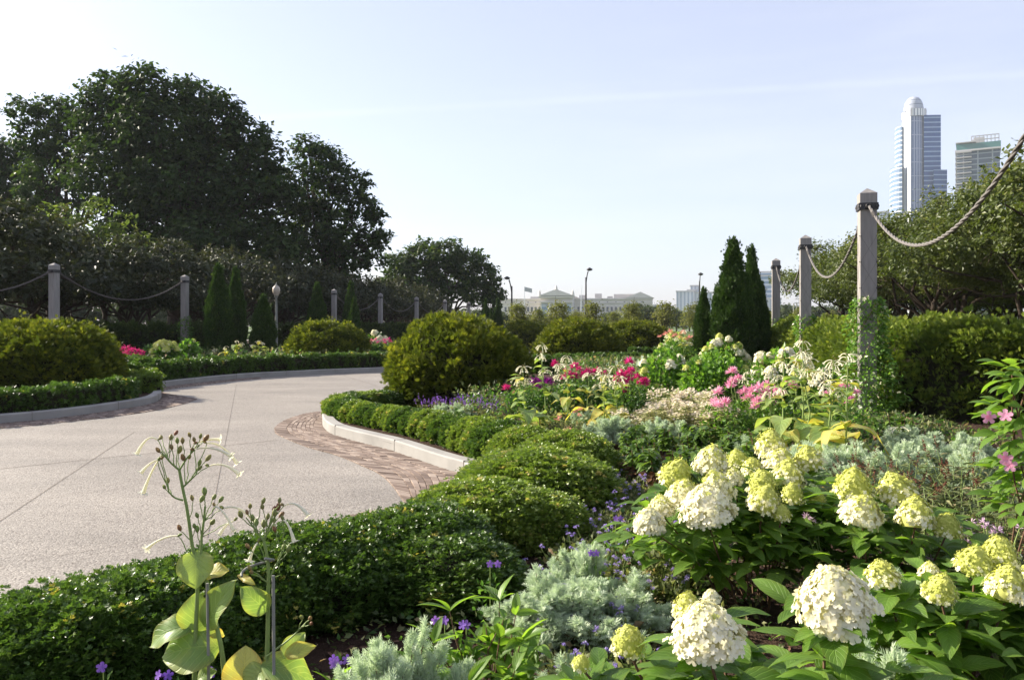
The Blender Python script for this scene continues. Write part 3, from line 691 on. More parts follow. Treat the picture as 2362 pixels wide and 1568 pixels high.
def hedge(name, pts, width, height, dens, size, tpl, mats, label, wob=.05, updir=.3, lumpk=1.6, bias=-.12, loc_z=BED, tl=.1, group=None, k_=16):
    P = resample(pts, 160)
    base = P[len(P) // 2].copy(); P = P - base
    s = np.concatenate([[0], np.cumsum(np.linalg.norm(np.diff(P, axis=0), axis=1))]); L = s[-1]
    T = unit(np.gradient(P, axis=0)); Nn = np.stack([T[:, 1], -T[:, 0]], 1)
    n = int(dens * L * (width + 2 * height)) // k_
    q = rng.uniform(0, L, n)
    per = width + 2 * height; e = rng.uniform(0, per, n)
    side = np.where(e < height, -1, np.where(e > height + width, 1, 0))
    o = np.where(side == 0, e - height - width / 2, side * width / 2); z = np.where(side == -1, e, np.where(side == 1, per - e, height))
    # rounded shoulders
    k = np.clip((np.abs(o) / (width / 2)) ** 4 * (z / height) ** 4, 0, 1)
    o = o * (1 - .12 * k); z = z * (1 - .10 * k)
    ph = rng.uniform(0, TAU, 6)
    bump = wob * (np.sin(q * lumpk * 3.1 + z * 4 + ph[0]) + np.sin(q * lumpk * 5.3 - z * 6 + o * 5 + ph[1]) * .7 + np.sin(q * lumpk * 9.1 + z * 11 + o * 7 + ph[2]) * .5)
    no = np.where(side == 0, 0, side).astype(float) + .4 * k * np.sign(o); nz = np.where(side == 0, 1, .0) + .4 * k
    dep = rng.exponential(.04 + .02 * height, n).clip(0, .25 * min(width, height))
    o = o + no * (bump - dep); z = z + nz * (bump - dep)
    cx_, cy_ = np.interp(q, s, P[:, 0]), np.interp(q, s, P[:, 1]); nx, ny = np.interp(q, s, Nn[:, 0]), np.interp(q, s, Nn[:, 1])
    V = np.stack([cx_ + nx * o, cy_ + ny * o, z.clip(.02)], 1)
    Nr = unit(np.stack([nx * no, ny * no, nz + 1e-3], 1))
    mb = MB(); tone = bump / wob * .05 + bias
    ne = int(dens * width * height) // k_
    for e, sg in ((0, -1), (-1, 1)):
        oo, ze = rng.uniform(-.5, .5, ne) * width, rng.uniform(0, 1, ne) * height
        dd = np.array([T[e, 0], T[e, 1], 0]) * sg
        V = np.concatenate([V, np.c_[P[e, 0] + Nn[e, 0] * oo, P[e, 1] + Nn[e, 1] * oo, ze] + dd * rng.normal(0, .03, (ne, 1))])
        Nr = np.concatenate([Nr, np.broadcast_to(dd, (ne, 3))]); tone = np.concatenate([tone, np.full(ne, bias)])
    Q, D, N2, sz, r = tufted(V, Nr, k_, tl, size, tone, updir)
    Q[:, 2] = np.maximum(Q[:, 2], .01)
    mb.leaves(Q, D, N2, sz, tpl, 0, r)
    w2, h2 = width * .40, height * .88
    prof = [(-w2, 0), (-w2, h2 * .9), (-w2 * .7, h2), (w2 * .7, h2), (w2, h2 * .9), (w2, 0)]
    cut = slice(max(1, int(.08 / L * 160)), -max(1, int(.08 / L * 160)))
    P, Nn = P[cut], Nn[cut]
    C = np.stack([np.c_[P[:, 0] + Nn[:, 0] * a, P[:, 1] + Nn[:, 1] * a, np.full(len(P), b)] for a, b in prof], 1); kk = len(prof)
    i = np.arange(len(P) - 1)[:, None] * kk; j = np.arange(kk - 1)[None]
    mb.add(C.reshape(-1, 3), np.stack([i + j, i + j + 1, i + kk + j + 1, i + kk + j], -1).reshape(-1, 4), 1)
    mb.add(C[0], np.arange(kk), 1); mb.add(C[-1], np.arange(kk)[::-1], 1)
    return tag(mb.build(name, mats, loc=(base[0], base[1], loc_z)), label, 'hedge', group)

def inset(pts, d, flip):
    P = resample(pts, 60); T = unit(np.gradient(P, axis=0)); N = np.stack([T[:, 1], -T[:, 0]], 1) * flip
    return P + N * d
hedge('box_hedge', inset([G(*p) for p in [(-420, 1010), (-150, 990), (0, 977), (100, 968), (200, 956), (300, 941), (345, 931)]], .44, -1), .42, .40, 2600, .05, SPRIG, ['box', 'twig'], 'low box hedge on the left kerb under the big round yew', .02)
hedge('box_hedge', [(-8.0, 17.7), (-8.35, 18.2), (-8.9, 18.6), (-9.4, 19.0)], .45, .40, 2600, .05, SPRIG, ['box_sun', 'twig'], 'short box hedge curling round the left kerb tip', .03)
hedge('box_hedge', inset([G(*p) for p in [(346, 899), (400, 890), (450, 884), (525, 876), (600, 870), (680, 866), (750, 862), (877, 857), (1000, 851)]], .48, -1), .5, .50, 2000, .06, SPRIG, ['box', 'twig'], 'long low box hedge above the far left kerb', .025)
hedge('box_hedge', [(-9.4, 20.6), (-9.9, 21.0), (-10.6, 21.6)], .6, .6, 2000, .06, SPRIG, ['box', 'twig'], 'box hedge piece beside the big left yew behind the kerb tip', .03)
hedge('box_hedge', [(.7, 24.6), (1.6, 25.6), (3.0, 26.6), (4.4, 27.0), (5.6, 27.0)], .6, .5, 1500, .07, SPRIG, ['box', 'twig'], 'low box hedge closing the back of the central bed', .025)
hedge('box_hedge', [(2.3, 36.5), (2.2, 42), (2.7, 50), (3.8, 60)], .6, .5, 700, .10, SPRIG, ['box', 'twig'], 'low box hedge along the bed across the far path', .03)
hedge('box_hedge', [(5.2, 34.9), (8, 35.2), (11, 35.3)], .6, .45, 900, .09, SPRIG, ['box', 'twig'], 'low box hedge behind the far beds of yellow flowers', .03)
# tall yew hedge on the right, dark hedges on the left
hedge('yew_hedge', [(9.9, 31.0), (9.25, 27), (7.95, 20.2), (6.75, 14.6), (6.75, 13.3), (7.6, 12.5), (9.0, 12.0), (11, 11.4)], .9, 1.42, 2000, .105, YEW, ['yewh', 'twig'], 'tall clipped yew hedge behind the stone posts on the right', .07, .8, .9, -.04, BED, .26, None, 22)
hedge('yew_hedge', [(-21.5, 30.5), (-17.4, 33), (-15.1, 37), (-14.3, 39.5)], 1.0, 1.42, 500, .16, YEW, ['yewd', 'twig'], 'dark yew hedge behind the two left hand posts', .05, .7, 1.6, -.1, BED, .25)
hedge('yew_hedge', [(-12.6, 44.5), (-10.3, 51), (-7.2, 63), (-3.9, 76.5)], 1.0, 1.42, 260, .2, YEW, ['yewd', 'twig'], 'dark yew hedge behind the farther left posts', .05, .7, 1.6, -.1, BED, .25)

yews = [(108, 732, 17.6, 1.45, 'big round yew above the left kerb', 0), (1055, 727, 15.6, 1.36, 'big round yew in the central bed, largest in the picture', 1), (757, 737, 31, 1.52, 'round yew before the posts on the far left bank', 0),
        (1332, 734, 30.2, 1.62, 'round yew across the path behind the red flowers', 1), (1468, 737, 40, 1.75, 'spreading yew right of and behind the middle yew', 0), (1205, 740, 50, 1.5, 'dark yew glimpsed between the big yew and the middle yew', 1), (1265, 747, 60, 1.9, 'farthest dark yew below the pale museum', 0)]
yp = [shrub('yew_shrub', ['yew', 'twig'], (1.5, 1.5, 1.25), 26000, .13, YEW, .42, .8, .30, (55, 30, .19), .06, .84, -.12, 24), shrub('yew_shrub', ['yew', 'twig'], (1.5, 1.5, 1.25), 26000, .13, YEW, .42, .8, .30, (45, 24, .21), .06, .84, -.12, 24)]
for px, py, Y, r, lb, k in yews:
    p = W(px, py, Y)
    place(yp[k], (p[0], Y, BED), rng.uniform(0, TAU), (r / 1.5, r / 1.5, (p[2] - BED) / 1.86), lb, 'shrub', 'round clipped yews')

# ------------------------------------------------------------------ columnar thujas
def thuja_mesh(h, r, n, size):
    mb = MB(); n //= 15
    t = rng.beta(1.1, 1.3, n); a = rng.uniform(0, TAU, n)
    ph = rng.uniform(0, TAU, 3)
    def prof(t): return r * np.interp(t, [0, .1, .38, .64, .81, .92, 1.0], [.78, .92, 1.0, .74, .36, .15, .03])
    rr = prof(t) * (1 + .10 * np.sin(a * 3 + t * 14 + ph[0]) + .09 * np.sin(a * 5 - t * 23 + ph[1]) + .09 * np.sin(a * 9 + t * 47 + ph[2]) + .08 * np.sin(a * 2 - t * 31 + ph[1] * 2)) - rng.exponential(.07 * r, n)
    P = np.stack([rr * np.cos(a), rr * np.sin(a), t * h], 1)
    N = np.stack([np.cos(a), np.sin(a), np.full(n, .15)], 1)
    Q, D, N2, sz, tn_ = tufted(P, N, 15, .34, size, np.full(len(P), -.1), 1.5, .22)
    Q[:, 2] = np.maximum(Q[:, 2], .01)
    mb.leaves(Q, D, N2, sz, THUJA, 0, tn_)
    k = 150; zz = rng.uniform(.90, 1.035, k)
    mb.leaves(np.c_[rng.normal(0, .05 * r, (k, 2)) + np.c_[np.sin(zz * 40) * .05, np.cos(zz * 33) * .04], zz * h], np.c_[rng.normal(0, .2, (k, 2)), np.ones(k)], rdir(k), size * rng.uniform(.8, 1.5, k), THUJA, 0, rng.uniform(.5, 1, k))
    z = np.linspace(0, .93, 12)
    mb.lathe(np.c_[prof(z) * .8, z * h], 12, 1)
    return mb.build('columnar_thuja', ['thuja', 'twig'])
tp = [thuja_mesh(4, .72, 27000, .12), thuja_mesh(4, .72, 27000, .12)]
thus = [(1690, 556, 24.0, 46 * 24 / F, 'tallest columnar thuja on the right, broad with a crooked tip', 0), (1733, 572, 25.2, 30 * 25 / F, 'tall thuja pressed against the tallest one, in front of the far right post', 1), (1757, 655, 25.4, 19 * 25 / F, 'lower dark thuja shoulder right of the tall right hand pair', 0),
        (1622, 667, 25.0, 23 * 25 / F, 'short narrow thuja left of the tall right hand pair', 1), (1652, 662, 25.4, 17 * 25 / F, 'thin thuja peeping out between the short thuja and the tallest one', 0),
        (503, 613, 34.5, 29 * 34 / F, 'tallest thuja of the left bed, beside the second post', 1), (543, 621, 36.0, 23 * 36 / F, 'second tall thuja of the left pair', 0), (607, 682, 34.0, 27 * 34 / F, 'short thuja in the left bed just left of the globe lamp', 1),
        (731, 655, 47, 22 * 47 / F, 'thuja standing left of the third left hand post', 0), (809, 652, 50, 18 * 50 / F, 'slim thuja between the third and fourth left hand posts', 1), (816, 690, 48, 14 * 48 / F, 'low thuja in front of the slim one between the left posts', 0),
        (1120, 690, 70, 8 * 70 / F, 'leftmost of the three small far thujas right of the elm', 1), (1132, 712, 69, 6 * 69 / F, 'shortest of the three small far thujas', 0), (1148, 690, 70, 11 * 70 / F, 'rightmost of the three small far thujas right of the elm', 1)]
for px, py, Y, r, lb, k in thus:
    p = W(px, py, Y); h = p[2] - BED
    place(tp[k], (p[0], Y, BED), rng.uniform(0, TAU), (r / .75 * .92, r / .75 * .92, h / 4.1), lb, 'conifer', 'columnar thujas')

# ------------------------------------------------------------------ stone posts with iron collars and rope swags
def make_post(label, group, loc, mesh_wire):
    t = thing('stone_post', label, 'post', loc, group, R(-13))
    w = .248
    s = MB(); h = 3.5
    s.prism([(-w / 2, -w / 2), (w / 2, -w / 2), (w / 2, w / 2), (-w / 2, w / 2)], 0, 3.38, 0)
    s.build('shaft', ['granite'], t)
    c = MB(); a, b = w / 2 + .006, w / 2 + .006
    c.prism([(-a, -a), (a, -a), (a, a), (-a, a)], 3.38, 3.63, 0, False)
    e = w / 2 * .05
    V = [[-a, -a, 3.63], [a, -a, 3.63], [a, a, 3.63], [-a, a, 3.63], [-e, -e, 3.72], [e, -e, 3.72], [e, e, 3.72], [-e, e, 3.72]]
    c.add(V, [[0, 1, 5, 4], [1, 2, 6, 5], [2, 3, 7, 6], [3, 0, 4, 7], [4, 5, 6, 7]], 0)
    c.build('cap', ['granite'], t)
    k = MB(); q = w / 2 + .022
    k.prism([(-q, -q), (q, -q), (q, q), (-q, q)], 3.36, 3.47, 0)
    for sx in (-1, 1):
        for sy in (-1, 1):
            k.lathe([(.016, 0), (.016, .03), (.006, .045)], 8, 0, (sx * q * .8, sy * q, 3.40)); k.lathe([(.016, 0), (.016, .03), (.006, .045)], 8, 0, (sx * q, sy * q * .8, 3.40))
    kc_ = k.build('iron_collar', ['iron'], t)
    for sy in (-1, 1):
        g = MB(); aa = np.arange(13) / 12 * TAU
        g.tube(np.c_[np.cos(aa) * .045, np.full(13, sy * (q + .02)), 3.41 + np.sin(aa) * .045], .011, 6, 0, None, False)
        g.build('rope_ring', ['iron'], kc_)
    if mesh_wire:
        wm = MB()
        for face in ((0, -1), (-1, 0)):
            for i in range(-2, 13):
                for sgn in (-1, 1):
                    z0 = i * .42; pa = np.linspace(-w / 2, w / 2, 2)
                    zz = z0 + (pa + w / 2) / w * .42 if sgn > 0 else z0 + .42 - (pa + w / 2) / w * .42
                    if zz.min() < .1 or zz.max() > 3.33: continue
                    off = -(w / 2 + .012)
                    P = np.c_[pa, np.full(2, off), zz] if face[1] else np.c_[np.full(2, off), pa, zz]
                    wm.tube(P, .0013, 4, 0, None, False)
                    for e in (0, 1): wm.box(P[e] * np.array([.93, 1, 1]) if face[1] else P[e] * np.array([1, .93, 1]), (.012, .012, .012), 0)
        wm.build('wire_mesh', ['iron'], t)
    return t

rp = [(5.77 - 1.47, 12.94 - 6.7), (5.77, 12.94), (7.22, 19.6), (8.75, 26.4)]
make_post('nearest stone post on the right, tallest in view, with a leafy climber at its foot', 'stone posts with rope swags', (*rp[1], BED), True)
make_post('second stone post on the right with a thin climber', 'stone posts with rope swags', (*rp[2], BED), True)
make_post('third and farthest stone post on the right beside the thujas', 'stone posts with rope swags', (*rp[3], BED), False)
make_post('stone post standing just beyond the right edge that holds the near rope', 'stone posts with rope swags', (*rp[0], BED), False)
lp = [(-18.0, 21.7), (-16.3, 28.35), (-14.4, 35.05), (-10.9, 48.8), (-9.1, 55.1), (-7.45, 62.2), (-5.8, 68.9), (-4.1, 75.6), (-2.4, 82.3)]
for i, (lb, p) in enumerate(zip(['stone post rising behind the big left yew', 'second stone post from the left, just left of the paired thujas', 'stone post behind the round yew of the left bank', 'fourth stone post from the left, right of the slim thuja', 'fifth stone post from the left, below the dark trees',
                  'sixth stone post from the left, small against the elm', 'farthest small stone post of the left row, behind the central yew'], lp[1:8])):
    make_post(lb, 'stone posts with rope swags', (*p, BED), False)

def rope(label, a, b, sag, za=3.41 + BED, dia=.05, seg=70, mat='rope', turns=13, strands=3):
    a3, b3 = np.array([*a, za]), np.array([*b, za])
    d = unit(b3 - a3); a3 = a3 + d * .16; b3 = b3 - d * .16
    t = np.linspace(0, 1, seg)
    P = a3 + (b3 - a3) * t[:, None]; P[:, 2] -= sag * 4 * t * (1 - t)
    base = P[0].copy(); P = P - base
    T = unit(np.gradient(P, axis=0)); A = unit(np.cross(T, [0, 0, 1.0])); B = np.cross(T, A)
    L = np.linalg.norm(np.diff(P, axis=0), axis=1).sum()
    mb = MB()
    for k in range(strands):
        an = t * L * turns + k * TAU / strands
        Q = P + (np.cos(an)[:, None] * A + np.sin(an)[:, None] * B) * dia * .25
        mb.tube(Q, dia * .30, 6, 0)
    o = mb.build('rope_swag', [mat], loc=tuple(base))
    tag(o, label, 'rope', 'rope swags between the posts')
    # whipping where the rope is spliced back on itself
    for e in (0, 1):
        wmb = MB()
        idx = np.searchsorted(t, .045) if e == 0 else np.searchsorted(t, .955)
        for q in range(6):
            i = min(max(idx + (q if e == 0 else -q), 1), seg - 2)
            aa = np.arange(11) / 10 * TAU
            wmb.tube(P[i] + (np.cos(aa)[:, None] * A[i] + np.sin(aa)[:, None] * B[i]) * dia * .62, dia * .14, 5, 0, None, False)
        wmb.build('splice', [mat], o)
    return o
rope('thick twisted rope sweeping up to the right edge', rp[0], rp[1], .92, dia=.046, seg=220)
rope('rope swag between the first and second right hand posts', rp[1], rp[2], .92, dia=.046, seg=170)
rope('rope swag between the second and third right hand posts', rp[2], rp[3], .92, dia=.046, seg=120)
ll = ['rope swag entering from the left edge to the first left post', 'long rope swag between the first two left posts', 'rope swag right of the post behind the round yew', 'rope swag between the fourth and fifth left posts', 'rope swag between the fifth and sixth left posts', 'tiny rope swag between the last two left posts']
for lb, (i, j) in zip(ll, [(0, 1), (1, 2), (3, 4), (4, 5), (5, 6), (6, 7)]):
    rope(lb, lp[i], lp[j], .9, dia=.055, seg=100, mat='ropeg', turns=9)

# ------------------------------------------------------------------ trees
def limb(mb, a, b, r0, r1, k=7, wob=.06, mat=0, n=6, arch=.0):
    t = np.linspace(0, 1, n)[:, None]; a, b = np.asarray(a, float), np.asarray(b, float); L = np.linalg.norm(b - a)
    P = a + (b - a) * t + rng.normal(0, wob * L, (n, 3)) * (4 * t * (1 - t)) * .5 + np.array([0, 0, arch * L]) * (4 * t * (1 - t))
    mb.tube(P, np.linspace(r0, r1, n), k, mat)
    return P

def crown_leaves(mb, clumps, size, per, sub=26, subr=.34, shell=(.55, 1.02), mat=0, hang=.0, bias=0.0, tpl=LEAF, light=.22):
    """two levels of clumps: leaf bunches on and inside each bough's rounded mass"""
    for c in clumps:
        c = np.asarray(c, float); ctr, rr = c[:3], (np.repeat(c[3], 3) if len(c) == 4 else c[3:6])
        area = (rr[0] * rr[1] + rr[0] * rr[2] + rr[1] * rr[2]) / 3
        ns = max(8, int(sub * area ** .5))
        d = rdir(ns, -.75); f = rng.uniform(*shell, ns)
        sc_ = ctr + d * f[:, None] * rr
        n = int(per * area)
        i = rng.integers(0, ns, n)
        tone = rng.normal(0, .12, ns)
        sr = subr * rr.min() * rng.uniform(.6, 1.3, ns)
        off = rng.normal(0, .5, (n, 3)) * sr[i][:, None] * np.array([1.15, 1.15, .7])
        P = sc_[i] + off
        N = unit(d[i] * .5 + np.array([0, 0, .8]) + rng.normal(0, .6, (n, 3)))
        D = unit(np.cross(N, rng.normal(0, 1, (n, 3)))) - np.array([0, 0, hang])
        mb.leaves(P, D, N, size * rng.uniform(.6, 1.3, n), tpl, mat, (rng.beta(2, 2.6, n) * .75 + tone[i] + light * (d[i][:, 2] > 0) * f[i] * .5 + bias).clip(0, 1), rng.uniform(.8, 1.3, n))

def tree(name, label, cat, group, px, Y, clumps, leaf, size, per, trunk_r, first=2.2, sub=26, subr=.34, extra_limbs=True, bias=0.0, hang=.1):
    """clumps: (photo x, photo y, radius in photo px, depth offset in m)"""
    X = (px - CX) / F * Y
    t = thing(name, label, cat, (X, Y, 0), group)
    o = np.array([X, Y, 0.0])
    C = []
    for (cx_, cy_, r, dy) in clumps:
        rm = r / F * Y
        p = W(cx_, cy_ + (16 if label.startswith('giant') and cy_ < 420 else 0), Y); p = p - o; p[1] += dy * rm
        C.append([*p, rm * 1.05, rm * 1.1, rm * .92])
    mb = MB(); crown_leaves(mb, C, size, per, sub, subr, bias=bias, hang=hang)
    mb.build('crown', [leaf], t)
    tr = MB()
    cen = np.mean([c[:3] for c in C], 0)
    top = np.array([cen[0] * .5, 0, max(first + 1.5, cen[2] * .75)])
    P = limb(tr, (0, 0, -.05), top, trunk_r, trunk_r * .45, 10, .03, n=8)
    tr.lathe([(trunk_r * 1.6, -.05), (trunk_r * 1.2, .25), (trunk_r, .7)], 10)
    for c in C:
        k = rng.integers(3, 7); a = P[k]
        e = np.array(c[:3]) + rng.normal(0, .2, 3) * c[3]
        Q = limb(tr, a, e, trunk_r * .36, trunk_r * .08, 6, .09, arch=.06)
        for _ in range(4):
            limb(tr, Q[rng.integers(2, 5)], np.array(c[:3]) + rdir(1)[0] * c[3] * .85, trunk_r * .13, trunk_r * .02, 4, .1)
    tr.build('trunk', ['bark'], t)
    return t

tree('elm_tree', 'giant dark elm, tallest crown in the picture', 'tree', 'big trees on the left', 395, 62,
     [(255, 205, 62, 0), (225, 265, 55, .3), (345, 195, 62, -.3), (430, 215, 68, .2), (510, 255, 62, -.2), (570, 300, 52, .2), (610, 350, 48, 0), (300, 290, 85, .5), (400, 300, 95, -.4), (490, 345, 85, .3), (575, 400, 75, 0),
      (260, 390, 85, -.3), (350, 400, 95, .4), (450, 420, 95, -.4), (540, 470, 90, .4), (630, 440, 55, -.2), (290, 480, 80, .4), (390, 510, 95, .2), (490, 550, 95, -.3), (590, 560, 85, .3), (640, 600, 65, 0), (310, 580, 90, 0), (430, 620, 80, .5)],
     'elm', .46, 290, .62, 4, 30, .33)
tree('elm_tree', 'airy elm left of the giant elm, sky showing through its crown', 'tree', 'big trees on the left', 150, 66,
     [(62, 262, 42, 0), (120, 250, 48, .3), (175, 285, 45, -.3), (75, 320, 48, .2), (140, 335, 52, -.2), (190, 370, 42, .3), (110, 400, 58, 0), (170, 450, 58, -.2), (80, 450, 45, .2), (210, 330, 38, 0)],
     'elm', .46, 200, .5, 4, 24, .32)
tree('elm_tree', 'dark elm cut by the left edge behind the airy elm', 'tree', 'big trees on the left', -40, 72,
     [(10, 350, 42, 0), (50, 390, 50, .2), (-50, 360, 60, 0), (0, 430, 60, -.2), (70, 455, 50, .3), (-70, 450, 70, 0), (30, 510, 60, 0), (110, 520, 50, .2)], 'elm', .48, 270, .5, 4, 26, .34)
tree('elm_tree', 'elm with a spreading low limb right of the giant elm', 'tree', 'big trees on the left', 735, 66,
     [(712, 345, 40, 0), (745, 365, 42, .3), (770, 405, 45, -.2), (815, 430, 40, .2), (700, 420, 50, -.3), (755, 470, 58, .3), (830, 480, 42, 0), (865, 500, 30, .2), (700, 510, 60, 0), (790, 545, 55, -.3), (850, 560, 42, .2), (878, 545, 22, 0), (720, 590, 60, .2), (800, 610, 48, 0), (862, 605, 28, -.2), (670, 560, 50, 0), (680, 470, 45, .4)],
     'elm', .45, 240, .48, 4, 26, .32)
tree('broad_tree', 'rounded dark tree standing alone right of the left tree mass', 'tree', 'big trees on the left', 1040, 92,
     [(925, 610, 38, 0), (975, 590, 40, .2), (1030, 585, 42, -.2), (1080, 605, 42, .2), (1118, 640, 36, 0), (1140, 680, 26, .2), (915, 650, 38, .2), (892, 665, 36, .1), (885, 705, 36, -.1), (970, 640, 48, -.2), (1040, 645, 52, .2), (1095, 675, 40, -.2), (1000, 690, 42, .3), (940, 690, 38, 0), (1130, 710, 22, .2)],
     'elm', .5, 290, .42, 2.5, 28, .34, bias=.1)
tree('maple_tree', 'pale green sunlit young maple in front of the giant elm', 'tree', None, 245, 50,
     [(225, 480, 28, 0), (150, 500, 30, .2), (285, 520, 30, -.2), (200, 530, 42, 0), (110, 490, 24, .3), (260, 560, 40, .2), (330, 560, 26, 0), (160, 570, 46, -.2), (230, 610, 45, .2), (380, 590, 22, 0), (120, 550, 38, .3)],
     'maple', .34, 230, .2, 2.5, 22, .34, bias=.1)

def crab_mesh(seed_bias, leaf, hgt=5.4, spread=3.6, per=560, size=.19, low=2.0):
    """low, wide, many-stemmed crab apple: bowed dark stems under a dense spreading crown"""
    t = thing('crab_apple_tree', 'crab apple', 'tree', (0, 0, 0))
    C = []
    for i in range(20):
        a = i / 20 * TAU * 2.6 + rng.uniform(-.3, .3); f = math.sqrt((i + .5) / 20)
        z = low + .9 + (hgt - low - 1.4) * (1 - f ** 2.2) * rng.uniform(.85, 1.1) + rng.uniform(-.2, .3)
        C.append([math.cos(a) * f * spread, math.sin(a) * f * spread, z, 1.15 * rng.uniform(.8, 1.2), 1.15 * rng.uniform(.8, 1.2), .8 * rng.uniform(.8, 1.2)])
    for i in range(7):
        a = rng.uniform(0, TAU); f = rng.uniform(0, .75)
        C.append([math.cos(a) * f * spread, math.sin(a) * f * spread, low + .9, 1.1, 1.1, .7])
    mb = MB(); crown_leaves(mb, C, size, per, 22, .42, bias=seed_bias)
    # loose shoots standing out of the outline, each on its own twig
    shoots = []
    for c in C[:14]:
        n = 34; b = np.array(c[:3]) + rdir(1, .2)[0] * np.array(c[3:6]) * .8; tip = b + unit(np.array([c[0], c[1], 2.5])) * rng.uniform(.4, 1.0)
        u = rng.random(n)[:, None]
        mb.leaves(b + (tip - b) * u + rng.normal(0, .045, (n, 3)), rdir(n), rdir(n), size * .9, LEAF, 0, rng.uniform(.3, 1, n)); shoots.append((b, tip))
    mb.build('crown', [leaf], t)
    tr = MB()
    for b, tip in shoots: tr.tube([b - (tip - b) * .4, b, tip], [.018, .012, .004], 4)
    for k in range(4):
        a = k / 4 * TAU + rng.uniform(-.4, .4); ln = rng.uniform(.5, 1.1)
        P = limb(tr, (math.cos(a) * .14, math.sin(a) * .14, -.05), (math.cos(a) * ln, math.sin(a) * ln, low + .2), .15, .09, 7, .14, n=7)
        for q in range(5):
            c = C[rng.integers(0, len(C))]
            Q = limb(tr, P[rng.integers(3, 7)], np.array(c[:3]) + rng.normal(0, .3, 3), .07, .02, 5, .12, arch=.05)
            for _ in range(2): limb(tr, Q[rng.integers(2, 5)], Q[-1] + rdir(1)[0] * .9, .025, .008, 4, .1)
    tr.build('trunk', ['bark'], t)
    return t
cr = [crab_mesh(.06, 'crabr', 5.4, 3.6, 1600, .125), crab_mesh(.0, 'crabr', 5.4, 3.6, 1600, .125)]
cl = [crab_mesh(-.05, 'crabl', 5.6, 4.2, 400, .25, 2.0), crab_mesh(.05, 'crabl', 5.6, 4.2, 400, .25, 2.0)]
cdone = set()
def put_crab(protos, k, x, y, h, sp, label, group):
    p = protos[k]
    key = p.name
    sc = (sp, sp, h)
    if key not in cdone:
        cdone.add(key)
        p.location = (x, y, 0); p.rotation_euler = (0, 0, rng.uniform(0, TAU)); p.scale = sc; tag(p, label, 'tree', group); return p
    return copy_tree(p, (x, y, 0), rng.uniform(0, TAU), sc, label, group)
rc = [(15.0, 17.6, 1.27, 1.10, 'nearest crab apple, its crown filling the upper right edge'), (16.2, 23.5, 1.12, 1.1, 'crab apple behind the near rope, left of the nearest one'), (16.0, 29.5, 1.12, 1.05, 'crab apple seen right of the nearest stone post'), (17.4, 36.0, 1.04, .95, 'crab apple directly behind the nearest stone post'),
      (18.6, 43.0, 1.1, 1.05, 'farthest crab apple of the right row, behind the second and third posts'), (20.5, 21, 1.02, 1.0, 'crab apple in the back row at the right edge'), (20.8, 28, .98, 1.0, 'crab apple in the back row, second from the right edge'), (21.8, 35, 1.0, 1.0, 'crab apple in the back row, third from the right edge'),
      (23.5, 42, 1.0, 1.0, 'crab apple in the back row, farthest from the camera'), (24.5, 26, 1.1, 1.0, 'crab apple deep in the shade of the right grove'), (26.5, 34, 1.05, 1.0, 'crab apple at the rear of the right grove')]
for i, (x, y, h, s_, lb) in enumerate(rc): put_crab(cr, i % 2, x, y, h, s_, lb, 'crab apples on the right')
lc = [(-21.6, 31.5, 1.15, 1.05, 'bronze crab apple at the left edge behind the first post'), (-22.5, 38, 1.1, 1.0, 'bronze crab apple behind the first left post'), (-19.5, 41.5, 1.06, .95, 'bronze crab apple behind the long left rope'), (-17.5, 47.5, 1.02, 1.0, 'bronze crab apple behind the second left post'),
      (-15.8, 54, 1.05, 1.0, 'bronze crab apple behind the paired thujas'), (-14.8, 60.5, 1.0, 1.0, 'bronze crab apple behind the globe lamp'), (-12.8, 67, 1.0, .95, 'bronze crab apple behind the third left post'), (-11.2, 74, .98, .9, 'bronze crab apple behind the fourth left post'),
      (-10.0, 81, .95, .9, 'farthest bronze crab apple, by the fifth left post'), (-26, 46, 1.15, 1.0, 'bronze crab apple in the rear row near the left edge'), (-22, 55, 1.1, 1.0, 'bronze crab apple in the rear row behind the long rope'), (-19, 66, 1.0, 1.0, 'bronze crab apple in the rear row under the giant elm')]
for i, (x, y, h, s_, lb) in enumerate(lc): put_crab(cl, i % 2, x, y, h, s_, lb, 'bronze crab apples on the left')

def young_mesh(h, w):
    t = thing('young_tree', 'young tree', 'tree', (0, 0, 0))
    C = [[0, 0, h * .62, w * .75, w * .75, h * .30], [w * .4, .2, h * .5, w * .55, w * .55, h * .26], [-w * .4, -.2, h * .48, w * .55, w * .55, h * .26], [0, .3, h * .85, w * .4, w * .4, h * .14], [w * .3, 0, h * .76, w * .35, w * .35, h * .16], [-w * .3, 0, h * .74, w * .35, w * .35, h * .16]]
    mb = MB(); crown_leaves(mb, C, .22, 420, 40, .34, (.3, 1.05)); mb.build('crown', ['young'], t)
    tr = MB(); limb(tr, (0, 0, -.05), (0, 0, h * .4), .09, .06, 6)
    for c in C * 3: limb(tr, (0, 0, h * rng.uniform(.12, .35)), np.array(c[:3]) + rng.normal(0, .3, 3) + np.array([0, 0, h * .12]), .04, .012, 4, .04)
    tr.build('trunk', ['bark'], t); return t
yg = [young_mesh(4.2, 1.5), young_mesh(4.2, 1.6)]
ysp = [(1195, 690, 74, 'young tree below the left street lamp'), (1288, 688, 74, 'young tree in front of the museum pediment'), (1368, 688, 74, 'young tree at the foot of the middle street lamp'), (1456, 690, 76, 'young tree in front of the museum wing'), (1535, 688, 74, 'young tree left of the white office slabs'),
       (1600, 692, 76, 'young tree half hidden by the short thuja'), (1240, 706, 104, 'small far tree between the first two young trees'), (1330, 712, 104, 'small far tree between the pediment trees'), (1415, 712, 104, 'small far tree right of the middle street lamp'), (1772, 708, 84, 'young tree left of the third right hand post'), (1840, 704, 96, 'young tree between the second and third right posts'), (1915, 712, 110, 'far young tree seen under the right crab apples')]
yd = set()
